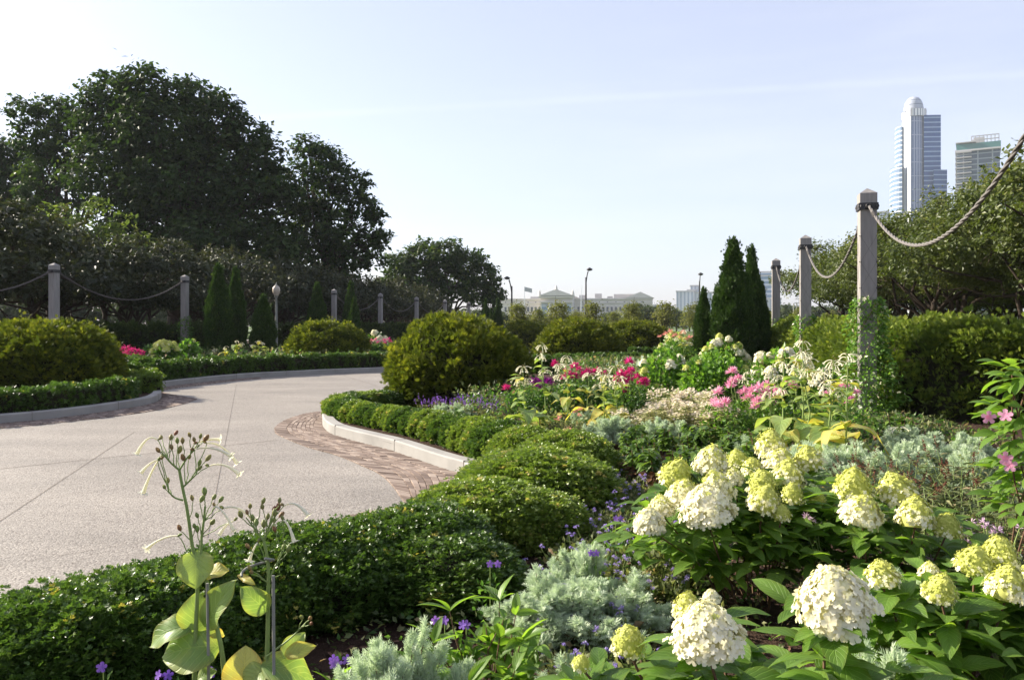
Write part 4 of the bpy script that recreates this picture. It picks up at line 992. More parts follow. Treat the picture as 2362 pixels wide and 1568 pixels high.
for i, (px, py, Y, lb) in enumerate(ysp):
    p = W(px, py, Y); sc = p[2] / 4.3
    o = yg[i % 2]
    if i < 2: o.location = (p[0], Y, 0); o.scale = (sc * 1.05, sc * 1.05, sc); tag(o, lb, 'tree', 'young trees in the middle distance')
    else: copy_tree(o, (p[0], Y, 0), rng.uniform(0, TAU), (sc * 1.05, sc * 1.05, sc), lb, 'young trees in the middle distance')

def far_mesh():
    t = thing('park_tree', 'far tree', 'tree', (0, 0, 0))
    C = [[rng.normal(0, 2.2), rng.normal(0, 2), 5 + rng.normal(0, 1.4), 2.5, 2.5, 2.1] for _ in range(9)]
    mb = MB(); crown_leaves(mb, C, .75, 60, 22, .4); mb.build('crown', ['far'], t)
    tr = MB(); limb(tr, (0, 0, -.05), (0, 0, 5), .3, .15, 6); tr.build('trunk', ['bark'], t); return t
fm = [far_mesh(), far_mesh()]
fsp = [(1495, 700, 170), (1475, 712, 185), (1440, 722, 210), (1405, 724, 215), (1260, 724, 215), (1310, 726, 220), (1560, 722, 210), (1590, 722, 215), (1225, 722, 205), (1640, 724, 205), (1770, 724, 200), (1800, 716, 190), (1850, 702, 180), (1890, 706, 175), (1930, 710, 190), (1965, 706, 180), (2010, 716, 185), (2060, 716, 190), (2110, 716, 190), (2170, 714, 180), (2240, 712, 180), (2310, 712, 175), (1150, 715, 160), (1090, 715, 165), (1020, 715, 160), (950, 705, 140), (880, 702, 140), (800, 700, 135), (720, 700, 130), (640, 698, 130), (560, 697, 128), (480, 696, 126), (400, 695, 126), (320, 692, 124), (240, 690, 122), (160, 690, 120), (80, 688, 120), (0, 688, 118), (-70, 688, 118)]
for i, (px, py, Y) in enumerate(fsp):
    p = W(px, py, Y); sc = p[2] / 7.6
    lb = 'hazy green tree of the far park edge, low on the horizon'
    if i == 0: lb = 'tallest far tree, blue green, right of the museum wing'
    o = fm[i % 2]
    if i < 2: o.location = (p[0], Y, 0); o.scale = (sc * 1.2, sc * 1.2, sc); tag(o, lb, 'tree', 'trees of the far park edge')
    else: copy_tree(o, (p[0], Y, 0), rng.uniform(0, TAU), (sc * 1.25, sc * 1.25, sc), lb, 'trees of the far park edge')

# ------------------------------------------------------------------ lamps, poles, sign
def globe_lamp():
    p = W(637, 655, 41); x = p[0]
    t = thing('globe_lamp', 'grey park lamp with an acorn globe behind the short thuja', 'lamp', (x, 41, 0))
    m = MB(); m.lathe([(.16, 0), (.16, .25), (.11, .35), (.075, .6), (.06, 2.6), (.05, 3.0), (.09, 3.05), (.11, 3.12)], 12); m.build('pole', ['stake'], t)
    g = MB(); g.lathe([(.10, 3.12), (.17, 3.25), (.20, 3.4), (.18, 3.53), (.10, 3.62)], 14); g.build('globe', ['lampg'], t)
    f = MB(); f.lathe([(.10, 3.62), (.05, 3.68), (.02, 3.74), (.005, 3.84)], 8); f.build('finial', ['stake'], t)
globe_lamp()
def street_lamp(px, py, Y, arm, lb):
    p = W(px, py, Y); H = p[2]
    t = thing('street_lamp', lb, 'street lamp', (p[0], Y, 0), 'street lamps along the drive')
    m = MB(); m.tube([(0, 0, 0), (0, 0, H * .5), (0, 0, H - .9)], [.13, .10, .08], 8); m.build('pole', ['iron'], t)
    a = MB(); u = np.linspace(0, 1, 7); a.tube(np.c_[arm * u, np.zeros(7), H - 1.6 + 1.6 * (1 - (1 - u) ** 2)], np.linspace(.07, .04, 7), 6); 
    a.tube(np.c_[arm * .85 * u, np.zeros(7), H - 2.1 + 1.8 * (1 - (1 - u) ** 2)], .025, 5); ar = a.build('arm', ['iron'], t)
    h = MB(); h.lathe([(.05, .18), (.2, .1), (.34, 0), (.34, -.06), (.2, -.16), (.02, -.2)], 12, 0, (arm * 1.15, 0, H)); h.build('lamp_head', ['iron'], ar)
street_lamp(1180, 641, 88, -.45, 'street lamp with its arm to the left, left of the museum')
street_lamp(1351, 621, 88, .35, 'tallest street lamp, dark, between pediment and museum wing')
street_lamp(1613, 632, 100, .12, 'street lamp above the short thuja on the right')
for px, lb in ((1830, 'thin grey pole left of the small sign under the right crab apple'), (1837, 'thin grey pole right of the small sign under the right crab apple')):
    m = MB(); p = W(px, 700, 118); m.tube([(0, 0, 0), (0, 0, p[2])], [.13, .09], 6); m.tube([(0, 0, p[2]), (.5, 0, p[2] + .15)], .05, 5)
    tag(m.build('light_pole', ['stake'], loc=(p[0], 118, 0)), lb, 'pole')
m = thing('park_sign', 'small white sign on posts beyond the yew hedge', 'sign', (*W(1827, 742, 116)[:2], 0))
q = MB(); q.box((0, 0, 2.0), (1.6, .06, .9)); q.build('panel', ['sign'], m)
q = MB(); q.box((-.6, .05, .8), (.08, .06, 1.6)); q.box((.6, .05, .8), (.08, .06, 1.6)); q.build('legs', ['stake'], m)
fb = MB()
for i in range(60):
    fb.box((i * 1.2, 0, .55), (.08, .08, 1.1))
fb.box((35.4, 0, 1.06), (71, .05, .06)); fb.box((35.4, 0, .6), (71, .05, .05))
tag(fb.build('rail_fence', ['iron'], loc=(36, 125, 0), parent=None), 'low dark rail fence far off under the right crab apples', 'fence')
def flag(px, py, Y, lb, cloth):
    p = W(px, py, Y); t = thing('flagpole', lb, 'flagpole', (p[0], Y, 0), 'flagpoles before the museum')
    m = MB(); m.tube([(0, 0, 0), (0, 0, p[2])], [.35, .18], 6); m.build('pole', ['sign'], t)
    if cloth:
        m = MB(); u = np.linspace(0, 1, 6); V = np.concatenate([np.c_[.2 + u * 5, .4 * np.sin(u * 6), p[2] - .5 - u * 1.2], np.c_[.2 + u * 5, .4 * np.sin(u * 6), p[2] - 3.4 - u * 1.2]])
        i = np.arange(5); m.add(V, np.stack([i, i + 1, i + 7, i + 6], 1), 0, .5); m.build('flag', ['car'], t)
flag(1209, 660, 540, 'flagpole with a flag left of the pediment', True)
flag(1312 + 28, 660, 540, 'bare flagpole right of the pediment', False)

# ------------------------------------------------------------------ far buildings
def museum():
    Y = 600.0; s = Y / F
    x0 = (1288 - CX) * s
    t = thing('museum', 'pale neoclassical museum with a pedimented portico on the horizon', 'building', (x0, Y, 0), None, R(-9))
    zc = lambda py: EYE - (py - HY) * s
    eave, apex, wing = zc(684), zc(671), zc(688)
    w = 36 * s
    b = MB()
    b.box((0, 14, eave / 2), (2 * w, 60, eave), 0)
    b.box((0, -17, eave - 4.6), (2 * w + 1.4, 3, .8), 0); b.box((0, -17, eave - 1.0), (2 * w + 2.4, 4, 1.2), 0)
    b.build('portico_block', ['limestone'], t)
    p = MB()
    for y0, y1, k, sh in ((-19, 44, 1.0, 0), (-19.6, -19, 1.03, .5)):
        V = [[-w * k - 1, y0, eave], [w * k + 1, y0, eave], [0, y0, apex + sh], [-w * k - 1, y1, eave], [w * k + 1, y1, eave], [0, y1, apex + sh]]
        p.add(V, [[0, 1, 2], [4, 3, 5]], 0); p.add(V, [[0, 2, 5, 3], [1, 4, 5, 2], [0, 3, 4, 1]], 0)
    p.build('pediment', ['limestone'], t)
    a = MB()
    a.lathe([(1.4, apex), (1.0, apex + 1.2), (.9, apex + 2), (.2, apex + 3.4)], 8, 0, (0, -18, 0))
    for sx in (-1, 1): a.lathe([(1.3, eave), (1.1, eave + 2), (.3, eave + 4)], 8, 0, (sx * (w + .4), -18, 0))
    a.build('roof_ornaments', ['limestone'], t)
    for i in range(4):
        c = MB(); c.lathe([(1.1, 0), (1.0, 1), (.85, eave - 6.4), (1.1, eave - 5.2)], 12, 0, (-w * .42 + i * w * .28, -18.2, 0)); c.build('column', ['limestone'], t)
    for sx in (-1, 1):
        c = MB(); c.box((sx * w * .74, -16.2, eave - 9.5), (w * .36, .5, 7.2)); c.build('banner', ['bluet'], t)
    for sx, L in ((-1, 34), (1, 58)):
        g = MB(); xc = sx * (w + L / 2)
        g.box((xc, 22, wing / 2), (L, 40, wing), 0); g.box((xc, 1.6, wing - 3.5), (L + .6, 1.2, .6), 0); g.box((xc, 1.4, wing - .6), (L + .6, 1.6, .9), 0)
        wg = g.build('wing', ['limestone'], t)
        n = int(L / 3.3)
        for i in range(n):
            xw = sx * (w + 3 + i * (L - 5) / n)
            q = MB(); q.box((xw, 1.9, wing - 8.2), (1.5, .5, 3.4)); q.box((xw, 1.95, wing - 3.0), (.8, .4, .9)) if i % 2 else None; q.build('window', ['glassd'], wg)
            q = MB(); q.box((xw + 1.45, 1.7, wing - 8), (.5, .7, 5.2)); q.build('pilaster', ['limestone'], wg)
    e = MB(); xe = w + 58; 
    V = [[xe - 20, 0, wing], [xe + 1, 0, wing], [xe - 9, 0, wing + 4.5], [xe - 20, 40, wing], [xe + 1, 40, wing], [xe - 9, 40, wing + 4.5]]
    e.add(V, [[0, 1, 2], [4, 3, 5]], 0); e.add(V, [[0, 2, 5, 3], [1, 4, 5, 2]], 0); e.build('end_gable', ['limestone'], t)
    r = MB()
    for xx, ww, hh in ((w + 5, 5, 3), (w + 17, 5, 4), (w + 26, 4, 2), (w + 33, 8, 3.6), (w + 41, 8, 3.6), (-w - 8, 8, 2)): r.box((xx, 22, wing + hh / 2), (ww, 8, hh))
    r.build('roof_plant', ['roofm'], t)
museum()

def tower():
    Y = 757.0; s = Y / F; x0 = (2099 - CX) * s
    th = math.atan((2099 - CX) / F); t = thing('glass_tower', 'tall glass skyscraper with a rounded top on the right', 'skyscraper', (x0, Y, 0), None, -th)
    X = lambda px: (px - 2099) * s * math.cos(th)
    Z = lambda py: EYE - (py - HY) * s
    m = MB(); m.prism([(X(2079), 14), (X(2099), 0), (X(2098), 20)], 0, Z(262)); m.build('fin_wall', ['tw_fin'], t)
    m = MB(); a = np.linspace(0, math.pi / 2, 7)
    arc = [(X(2099) + (X(2131) - X(2099)) * math.sin(q), 11 - 11 * math.cos(q)) for q in a]
    m.prism([(X(2099) + .2, -.0)] + arc[1:] + [(X(2131), 30), (X(2099), 30)], 0, Z(268)); m.build('shaft', ['tw_shaft'], t)
    m = MB(); m.prism([(X(2078), 14), (X(2099), -1)] + [(x * 1.18, y - 1) for x, y in arc[1:]] + [(X(2137), 32), (X(2079), 32)], Z(268), Z(252)); m.build('crown_band', ['tw_fin'], t)
    m = MB()
    for px in np.linspace(2102, 2134, 7): m.box((X(px), -1.6 + (px - 2099) * .25, (Z(268) + Z(250)) / 2), (1.1, 1.6, Z(250) - Z(268)))
    m.build('crown_fins', ['concrete'], t)
    m = MB(); zt, zb = Z(218), Z(253); rx = (X(2130) - X(2083)) / 2
    zz = np.linspace(0, 1, 12); rr = rx * (1 - zz ** 2.6) ** .5; rr[-1] = .6
    m.lathe(np.c_[rr, zb + (zt - zb) * zz], 24, 0, (X(2106.5), rx + 2, 0)); m.build('dome', ['tw_dome'], t)
    m = MB(); m.prism([(X(2130), 4), (X(2169), 10), (X(2169), 40), (X(2130), 40)], 0, Z(267)); m.build('right_wing', ['tw_blue'], t)
    m = MB(); m.prism([(X(2152), 2), (X(2183), 8), (X(2183), 40), (X(2152), 40)], 0, Z(395)); m.build('lower_right_wing', ['tw_blue'], t)
    def bow(l, r, d, zt, nm):
        m = MB(); u = np.linspace(0, 1, 8)
        m.prism([(X(l) + (X(r) - X(l)) * (1 - math.cos(q * math.pi / 2)), 26 - d * math.sin(q * math.pi / 2)) for q in u] + [(X(r), 40), (X(l), 40)], 0, zt); m.build(nm, ['tw_pale'], t)
    bow(2062, 2080, 16, Z(284), 'left_wing'); bow(2050, 2080, 22, Z(379), 'lower_left_wing')
tower()

def con_tower():
    Y = 700.0; s = Y / F; x0 = (2253 - CX) * s
    t = thing('unfinished_tower', 'unfinished high rise with a green top floor behind the crab apples', 'skyscraper', (x0, Y, 0), None, -math.atan((2253 - CX) / F))
    X = lambda px: (px - 2253) * s * .865
    Z = lambda py: EYE - (py - HY) * s
    m = MB(); m.box(((X(2206) + X(2305)) / 2, 15, Z(345) / 2), (X(2305) - X(2206), 30, Z(345))); m.build('storeys', ['tw_con'], t)
    m = MB()
    for py in range(350, 470, 12): m.box(((X(2202) + X(2240)) / 2, 13, Z(py)), (X(2240) - X(2202), 34, .7))
    m.build('floor_slabs', ['concrete'], t)
    m = MB(); m.box(((X(2206) + X(2306)) / 2, 15, (Z(345) + Z(330)) / 2), (X(2306) - X(2206) + .6, 31, Z(330) - Z(345))); m.build('top_floor', ['green'], t)
    m = MB(); m.box(((X(2203) + X(2250)) / 2, 14, Z(327)), (X(2250) - X(2203), 33, .8)); m.box(((X(2203) + X(2306)) / 2, 14, Z(346)), (X(2308) - X(2202), 33, 1.4)); m.build('parapet', ['concrete'], t)
    m = MB(); m.box(((X(2240) + X(2275)) / 2, 18, (Z(330) + Z(312)) / 2), (X(2268) - X(2242), 16, Z(312) - Z(330))); m.build('lift_core', ['concrete'], t)
    m = MB()
    for px in np.linspace(2240, 2303, 8): m.box((X(px), 6, (Z(330) + Z(311)) / 2), (.7, .7, Z(311) - Z(330)))
    for py in (311, 320): m.box(((X(2240) + X(2303)) / 2, 6, Z(py)), (X(2303) - X(2240), .8, .8))
    m.build('roof_frame', ['roofm'], t)
con_tower()

def slabs():
    Y = 880.0; s = Y / F
    def blk(nm, lb, parts, mat, Yd=Y):
        s = Yd / F
        xc = (parts[0][0] + parts[0][1]) / 2
        t = thing(nm, lb, 'building', ((xc - CX) * s, Yd, 0), None, -math.atan((xc - CX) / F))
        for i, (a, b, py, dy) in enumerate(parts):
            m = MB(); h = EYE - (py - HY) * s
            m.box((((a + b) / 2 - xc) * s, 12 + dy, h / 2), ((b - a) * s, 24, h)); m.build('block', [mat], t)
            m = MB(); m.box((((a + b) / 2 - xc) * s, 12 + dy, h + .6), ((b - a) * s + 1.5, 25.5, 1.2)); m.build('roof_edge', ['concrete'], t)
    blk('office_slab', 'pale stepped office slab on the horizon left of the short thuja', [(1560, 1601, 673, 0), (1585, 1606, 668, 26), (1592, 1614, 655, 52)], 'slab')
    blk('office_slab', 'white block partly hidden by the street lamp and short thuja', [(1604, 1641, 676, 0)], 'slab', 860)
    blk('apartment_tower', 'blue grey tower seen between the thujas and the third post', [(1742, 1783, 628, 0), (1750, 1790, 640, -26)], 'bluet', 900)
    blk('office_slab', 'low white block below the blue grey tower', [(1758, 1800, 690, 0), (1790, 1840, 706, 26)], 'slab', 840)
    blk('apartment_tower', 'small distant tower just right of the nearest stone post', [(2021, 2047, 490, 0)], 'slab', 900)
    blk('office_slab', 'low hazy block between museum and office slabs', [(1500, 1524, 705, 0)], 'slab', 900)
slabs()

# ------------------------------------------------------------------ flowers
def head_mesh(tone, n, seed, fl=.10):
    """hydrangea panicle of unit width: florets over a blunt cone, buds greener towards the tip; returns MB"""
    mb = MB()
    t = rng.random(n) ** .8; a = rng.uniform(0, TAU, n)
    prof = lambda t: .5 * (1 - t ** 2.1) ** .60 * (.80 + .20 * np.minimum(1, t * 5))
    r = prof(t) * (1 + .07 * np.sin(a * 4 + t * 9 + seed)) * rng.uniform(.88, 1.10, n)
    P = np.stack([r * np.cos(a), r * np.sin(a), t * .76 - .28], 1)
    N = unit(np.stack([np.cos(a), np.sin(a), .25 + .9 * t], 1) + rng.normal(0, .25, P.shape))
    D = unit(np.cross(N, rng.normal(0, 1, P.shape)))
    score = tone - t * .85 + rng.normal(0, .13, n) + .25
    mat = np.where(score > .55, 0, np.where(score > .2, 1, 2))
    size = np.where(mat == 0, fl, np.where(mat == 1, fl * .8, fl * .55)) * rng.uniform(.8, 1.2, n)
    mb.leaves(P, D, N, size, FLORET, mat, rng.random(n))
    P *= np.where(rng.random(n) < .18, rng.uniform(1.05, 1.22, n), 1.0)[:, None]
    n2 = n * 2; i = rng.integers(0, n, n2)
    P2 = P[i] * rng.uniform(.82, .98, (n2, 1)) + rng.normal(0, .02, (n2, 3))
    mb.leaves(P2, unit(np.cross(N[i], rng.normal(0, 1, P2.shape))), N[i], fl * .42, FLORET, np.maximum(mat[i], 1), rng.random(n2))
    zz = np.linspace(0, .98, 8); mb.lathe(np.c_[prof(zz) * .84, zz * .76 - .28], 14, 1 if tone > .5 else 2)
    return mb
HM = {}
for key, (tone, n, fl) in {'white': (.92, 320, .088), 'cream': (.54, 320, .08), 'pale': (.34, 340, .072), 'lime': (.12, 380, .062), 'farw': (1.1, 110, .13), 'farl': (.2, 110, .11)}.items():
    o = head_mesh(tone, n, len(HM), fl).build('flower_head', ['white', 'ivory', 'lime']); HM[key] = o.data; bpy.data.objects.remove(o)

def head(parent, key, p, w, tilt=(0, 0), hf=1.0):
    o = bpy.data.objects.new('flower_head', HM[key]); col.objects.link(o); o.parent = parent
    o.location = p; o.scale = (w, w, w * hf); o.rotation_euler = (tilt[0], tilt[1], rng.uniform(0, TAU))
    return o

def hydrangea(label, base, heads, nleaf, leafsize, spread, leafmat, broad=False, zlo=.25, stems=True, group='hydrangeas', stray=0.0):
    """heads: (x, y, z, width, key) in the plant's own space; each on its own stem with pairs of leaves below"""
    t = thing('hydrangea_shrub', label, 'shrub', (*base, BED), group)
    lf, st = MB(), MB()
    for (x, y, z, w, key) in heads:
        head(t, key, (x, y, z), w, (rng.normal(0, .12), rng.normal(0, .12)), rng.uniform(.9, 1.1))
        f = rng.uniform(.15, .4)
        P = limb(st, (x * f, y * f, 0), (x, y, z - w * .2), .006 if broad else .008, .004, 5, .05, 0)
        for _ in range(nleaf):
            u = rng.uniform(.3, .97) if not broad else .3 + .63 * rng.random() ** .6; k = u * (len(P) - 1); b = np.array([np.interp(k, np.arange(len(P)), P[:, c]) for c in range(3)])
            a = rng.uniform(0, TAU); L = leafsize * rng.uniform(.7, 1.25); el = rng.uniform(-.35, .5)
            d = np.array([math.cos(a), math.sin(a), el])
            if broad: bigleaf(lf, b + d * .02, b + d * L, (rng.normal(0, .15), rng.normal(0, .15), 1), L * .47, .05, 0, None, .03, .22, .18, 1.0, 7, 5)
            else: lf.leaves([b], [d], [[rng.normal(0, .3), rng.normal(0, .3), 1]], L, LEAF2, 0, None, 1.15)
    if stray:
        n = int(stray); d = rdir(n, -.1); P = d * np.array([spread[0], spread[1], spread[2]]) * rng.uniform(.55, 1, n)[:, None] + np.array([0, 0, zlo])
        P = P[P[:, 2] > .05]; n = len(P)
        if broad:
            for p in P:
                a = rng.uniform(0, TAU); L = leafsize * rng.uniform(.7, 1.2); d = np.array([math.cos(a), math.sin(a), rng.uniform(-.3, .5)])
                bigleaf(lf, p, p + d * L, (rng.normal(0, .2), rng.normal(0, .2), 1), L * .47, .05, 0, None, .03, .22, .18, 1.0, 7, 5)
        else:
            D = unit(P * np.array([1, 1, .5]) + rng.normal(0, .4, P.shape)); lf.leaves(P, D, rdir(n, .1), leafsize * rng.uniform(.7, 1.2, n), LEAF2, 0, None, 1.1)
    lf.build('leaves', [leafmat], t)
    st.build('stems', ['bstem'], t)
    return t

def heads_px(base, lst):
    """photo position, width in px and depth of each panicle -> the plant's own space"""
    out = []
    for px, py, w, Y, key in lst:
        p = W(px, py, Y); out.append((p[0] - base[0], Y - base[1], p[2] - BED, w / F * Y, key))
    return out

bA = (W(1760, 1200, 4.3)[0], 4.35)
hydrangea('big foreground hydrangea with a crowd of cream and lime panicles', bA, heads_px(bA, [
    (1641, 1067, 78, 4.4, 'cream'), (1778, 1030, 74, 4.9, 'pale'), (1700, 1062, 55, 4.75, 'lime'), (1798, 1066, 72, 4.6, 'cream'), (1866, 1060, 70, 4.6, 'pale'), (1559, 1098, 80, 4.4, 'lime'), (1818, 1098, 76, 4.3, 'pale'), (1653, 1128, 82, 4.1, 'cream'),
    (1758, 1118, 74, 4.2, 'lime'), (1629, 1172, 118, 3.8, 'white'), (1577, 1140, 76, 4.0, 'cream'), (1497, 1205, 72, 3.8, 'white'), (1525, 1172, 64, 3.9, 'cream'), (1762, 1156, 76, 3.95, 'pale'), (1826, 1142, 56, 4.1, 'lime'), (1882, 1148, 44, 4.2, 'lime'), (1802, 1184, 46, 3.9, 'lime'), (1735, 1080, 52, 4.5, 'pale'), (1690, 1100, 50, 4.3, 'cream'), (1840, 1075, 50, 4.7, 'lime')]),
    24, .15, (.8, .55, .42), 'hydv', True, .29, stray=540)
bA2 = (W(2060, 1200, 3.95)[0], 4.1)
hydrangea('hydrangea with lime panicles right of the big foreground one', bA2, heads_px(bA2, [(1967, 1126, 92, 3.95, 'lime'), (2067, 1134, 88, 3.95, 'pale'), (1987, 1182, 96, 3.7, 'cream'), (2111, 1188, 84, 3.75, 'pale'), (2183, 1216, 74, 3.75, 'lime')]), 22, .15, (.5, .45, .40), 'hydv', True, .27, stray=190)
bB = (W(2180, 1350, 2.9)[0], 2.95)
hydrangea('hydrangea with lime panicles in the bottom right corner', bB, heads_px(bB, [(2033, 1330, 84, 2.9, 'pale'), (2168, 1362, 78, 2.75, 'lime'), (2248, 1298, 88, 3.0, 'lime'), (2305, 1280, 84, 3.05, 'lime'), (2322, 1352, 92, 2.8, 'pale'), (2144, 1322, 52, 3.1, 'cream'), (2400, 1330, 90, 2.9, 'pale')]), 26, .155, (.65, .42, .36), 'hydv', True, .24, stray=320)
bC = (W(1800, 1450, 2.25)[0], 2.25)
hydrangea('hydrangea carrying the two biggest white panicles at the bottom edge', bC, heads_px(bC, [(1926, 1384, 168, 2.25, 'white'), (1630, 1462, 158, 2.1, 'white'), (1585, 1400, 70, 2.2, 'pale'), (1449, 1480, 82, 2.3, 'lime'), (1640, 1378, 40, 2.6, 'white'), (1340, 1530, 46, 2.3, 'lime')]), 26, .16, (.85, .32, .34), 'hydv', True, .24, stray=430)

def mid_hydr(label, px, py, Y, wpx, n, keys, leafmat, nstray, leafsize=.11, hw=(.13, .2), group='hydrangeas'):
    p = W(px, py, Y); r = wpx / 2 / F * Y; h = p[2] - BED
    hs = []
    for i in range(n):
        a = rng.uniform(0, TAU); f = math.sqrt(rng.random()) * .92
        hs.append((math.cos(a) * f * r, math.sin(a) * f * r * .8, h * (1 - .38 * f * f) * rng.uniform(.9, 1.02), rng.uniform(*hw), keys[i % len(keys)]))
    return hydrangea(label, (p[0], Y), hs, 10, leafsize, (r, r * .9, h * .68), leafmat, False, h * .30, stray=nstray, group=group)
mid_hydr('leafy hydrangea with cream heads left of the bright green one', 1530, 806, 13.8, 130, 9, ['farw', 'farl'], 'hydb', 1100)
mid_hydr('bright green hydrangea almost without flowers', 1650, 808, 12.6, 175, 5, ['farl'], 'hydb', 2200, .10, (.1, .14))
mid_hydr('hydrangea with many white and lime heads before the thujas', 1665, 778, 17.5, 125, 18, ['farw', 'farl'], 'hydb', 1000)
mid_hydr('hydrangea with white heads mixed among tall tobacco', 1800, 798, 11.0, 150, 17, ['farw', 'farw', 'farl'], 'hydb', 900)
mid_hydr('small white hydrangea right of the tall tobacco', 1900, 840, 10.5, 60, 5, ['farw'], 'hyd', 300)
mid_hydr('hydrangea packed with lime heads in the left bed', 383, 787, 25.5, 66, 26, ['farl'], 'hydb', 500, .13, (.2, .28))
mid_hydr('bright green flowerless shrub beside the lime hydrangea in the left bed', 437, 782, 26.0, 50, 2, ['farl'], 'hydb', 800, .15, (.12, .15))
mid_hydr('dark green hydrangea left of the lime one in the left bed', 345, 796, 26.5, 40, 2, ['farl'], 'hyd', 400, .15, (.12, .15))
mid_hydr('white hydrangea under the posts beyond the left round yew', 868, 764, 33, 55, 14, ['farw'], 'hyd', 500, .16, (.22, .3))
mid_hydr('low white hydrangea by the big left yew', 282, 824, 20.4, 34, 8, ['farw'], 'hyd', 200, .11, (.15, .2))
mid_hydr('far hydrangea with yellow heads beyond the mid bed', 1560, 764, 24.5, 80, 14, ['farl'], 'hydb', 500, .14, (.16, .24))

# -- flowering tobacco
def trumpet(mb, a, b, sag, r=.0035, end=.016, mat=0, bend=None):
    a, b = np.asarray(a, float), np.asarray(b, float)
    t = np.linspace(0, 1, 8)[:, None]; P = a + (b - a) * t; P[:, 2] += (sag * 4 * t * (1 - t))[:, 0]
    mb.tube(P, np.array([.8, .8, .9, .9, 1.0, 1.2, 1.5, 1.9]) * r, 6, mat, .9, False)
    d = unit(P[-1] - P[-2])
    mb.leaves([P[-1]], [unit(np.cross(d, rdir(1)[0]))], [d], end, FLORET5, mat, .95)

def pod(mb, a, d, L, mat=0):
    d = unit(d); prof = np.array([.0, .35, .5, .42, .15]) * L * .55; t = np.linspace(0, 1, 5)
    mb.tube(np.asarray(a) + t[:, None] * L * d, prof + .0006, 6, mat, rng.random(), False)

def tobacco(label, base, h, nbig=6, nsmall=6, nhead=3, leafL=.3, group='flowering tobacco plants in the beds', yellow=.3, spread=.10):
    t = thing('flowering_tobacco', label, 'plant', (*base, BED), group)
    st, fl = MB(), MB()
    top = np.array([rng.normal(0, .04), rng.normal(0, .04), h])
    P = limb(st, (0, 0, 0), top, .011, .005, 6, .02, n=9)
    for i in range(nbig + nsmall):
        big = i < nbig
        u = rng.uniform(.12, .48) if big else rng.uniform(.45, .85); k = u * 8
        b = np.array([np.interp(k, np.arange(9), P[:, c]) for c in range(3)]); a = rng.uniform(0, TAU)
        L = leafL * (rng.uniform(.75, 1.15) if big else rng.uniform(.35, .6)); el = rng.uniform(-.35, .25) if big else rng.uniform(-.1, .9)
        m = MB(); bigleaf(m, b, b + np.array([math.cos(a), math.sin(a), el]) * L, (rng.normal(0, .2), rng.normal(0, .2), 1), L * .55, .12, 0, None, .06, .2, .35)
        m.build('leaf', ['nicy' if rng.random() < yellow else 'nic'], t)
    for i in range(nhead):
        c = top if i == 0 else top * np.array([1, 1, rng.uniform(.72, .93)]) + np.array([rng.normal(0, spread), rng.normal(0, spread), 0])
        if i: limb(st, P[rng.integers(4, 7)], c, .005, .003, 5, .04)
        f = MB()
        for q in range(rng.integers(6, 11)):
            a = rng.uniform(0, TAU); d = np.array([math.cos(a), math.sin(a), rng.uniform(-1.5, -.05)])
            trumpet(f, c + d * .012 + np.array([0, 0, rng.uniform(-.02, .02)]), c + unit(d) * rng.uniform(.085, .125), .018, .0034, .017)
        for q in range(8): pod(f, c + rng.normal(0, .02, 3), rdir(1, 0)[0], .018, 1)
        f.build('flower_cluster', ['white', 'bud'], t)
    st.build('stem', ['stem'], t)
    return t
tob = [(1215, 845, 9.6, 6, 3, .34, 'tobacco plant with white trumpets nearest the big yew, one large leaf spread low', .25), (1258, 795, 10.3, 3, 3, .26, 'tall thin tobacco with white trumpets standing above the others near the yew', .1), (1310, 822, 10.9, 4, 4, .24, 'yellowing tobacco between the magenta flower groups', .6),
       (1395, 850, 9.9, 5, 3, .30, 'tobacco with wilted yellow leaves over the silver artemisia', .7), (1425, 842, 10.3, 5, 3, .3, 'second yellow leaved tobacco above the silver artemisia', .6), (1800, 838, 7.9, 6, 3, .32, 'tobacco rising left of the pink dahlias edge before the white hydrangea', .25), (1852, 786, 8.4, 7, 4, .32, 'tallest tobacco before the second right post', .2), (1905, 832, 7.7, 7, 4, .32, 'leafy tobacco with hanging white trumpets in front of the yew hedge', .2),
       (1960, 820, 7.1, 6, 2, .30, 'tobacco with long white trumpets in front of the nearest post', .5), (1775, 852, 8.7, 5, 2, .28, 'leafy tobacco at the left side of the right tobacco group', .2), (1832, 818, 9.0, 5, 3, .28, 'tobacco in the rear of the right group beside the white hydrangea', .2), (1880, 812, 8.2, 6, 3, .3, 'tobacco in the middle of the right group, below the second post', .2), (1932, 852, 7.9, 6, 2, .3, 'broad leaved tobacco at the right side of the right group', .3), (1352, 862, 10.7, 5, 2, .28, 'low tobacco among the magenta dahlias', .5),
       (2080, 985, 8.8, 3, 1, .18, 'short tobacco at the foot of the yew hedge', .2), (1725, 858, 10.5, 3, 2, .2, 'small tobacco beside the pink dahlias', .2),
       (545, 786, 27, 5, 3, .5, 'left bed tobacco with a white flowering top', .2), (595, 786, 27.5, 5, 3, .5, 'left bed tobacco with yellow leaves before the short thuja', .5), (520, 800, 26.5, 3, 2, .4, 'low tobacco left of its fellows in the left bed', .2), (1575, 762, 22, 5, 4, .4, 'far tobacco patch plant beside the short thuja', .4), (1530, 772, 23, 5, 3, .4, 'far pale tobacco left of the short thuja', .5)]
for px, py, Y, nb_, nh, lL, lb, yl in tob:
    p = W(px, py, Y); tobacco(lb, (p[0], Y), p[2] - BED, int(nb_ * 1.7), 9, nh, lL * 1.12, yellow=yl, spread=.10 if Y < 15 else .16)

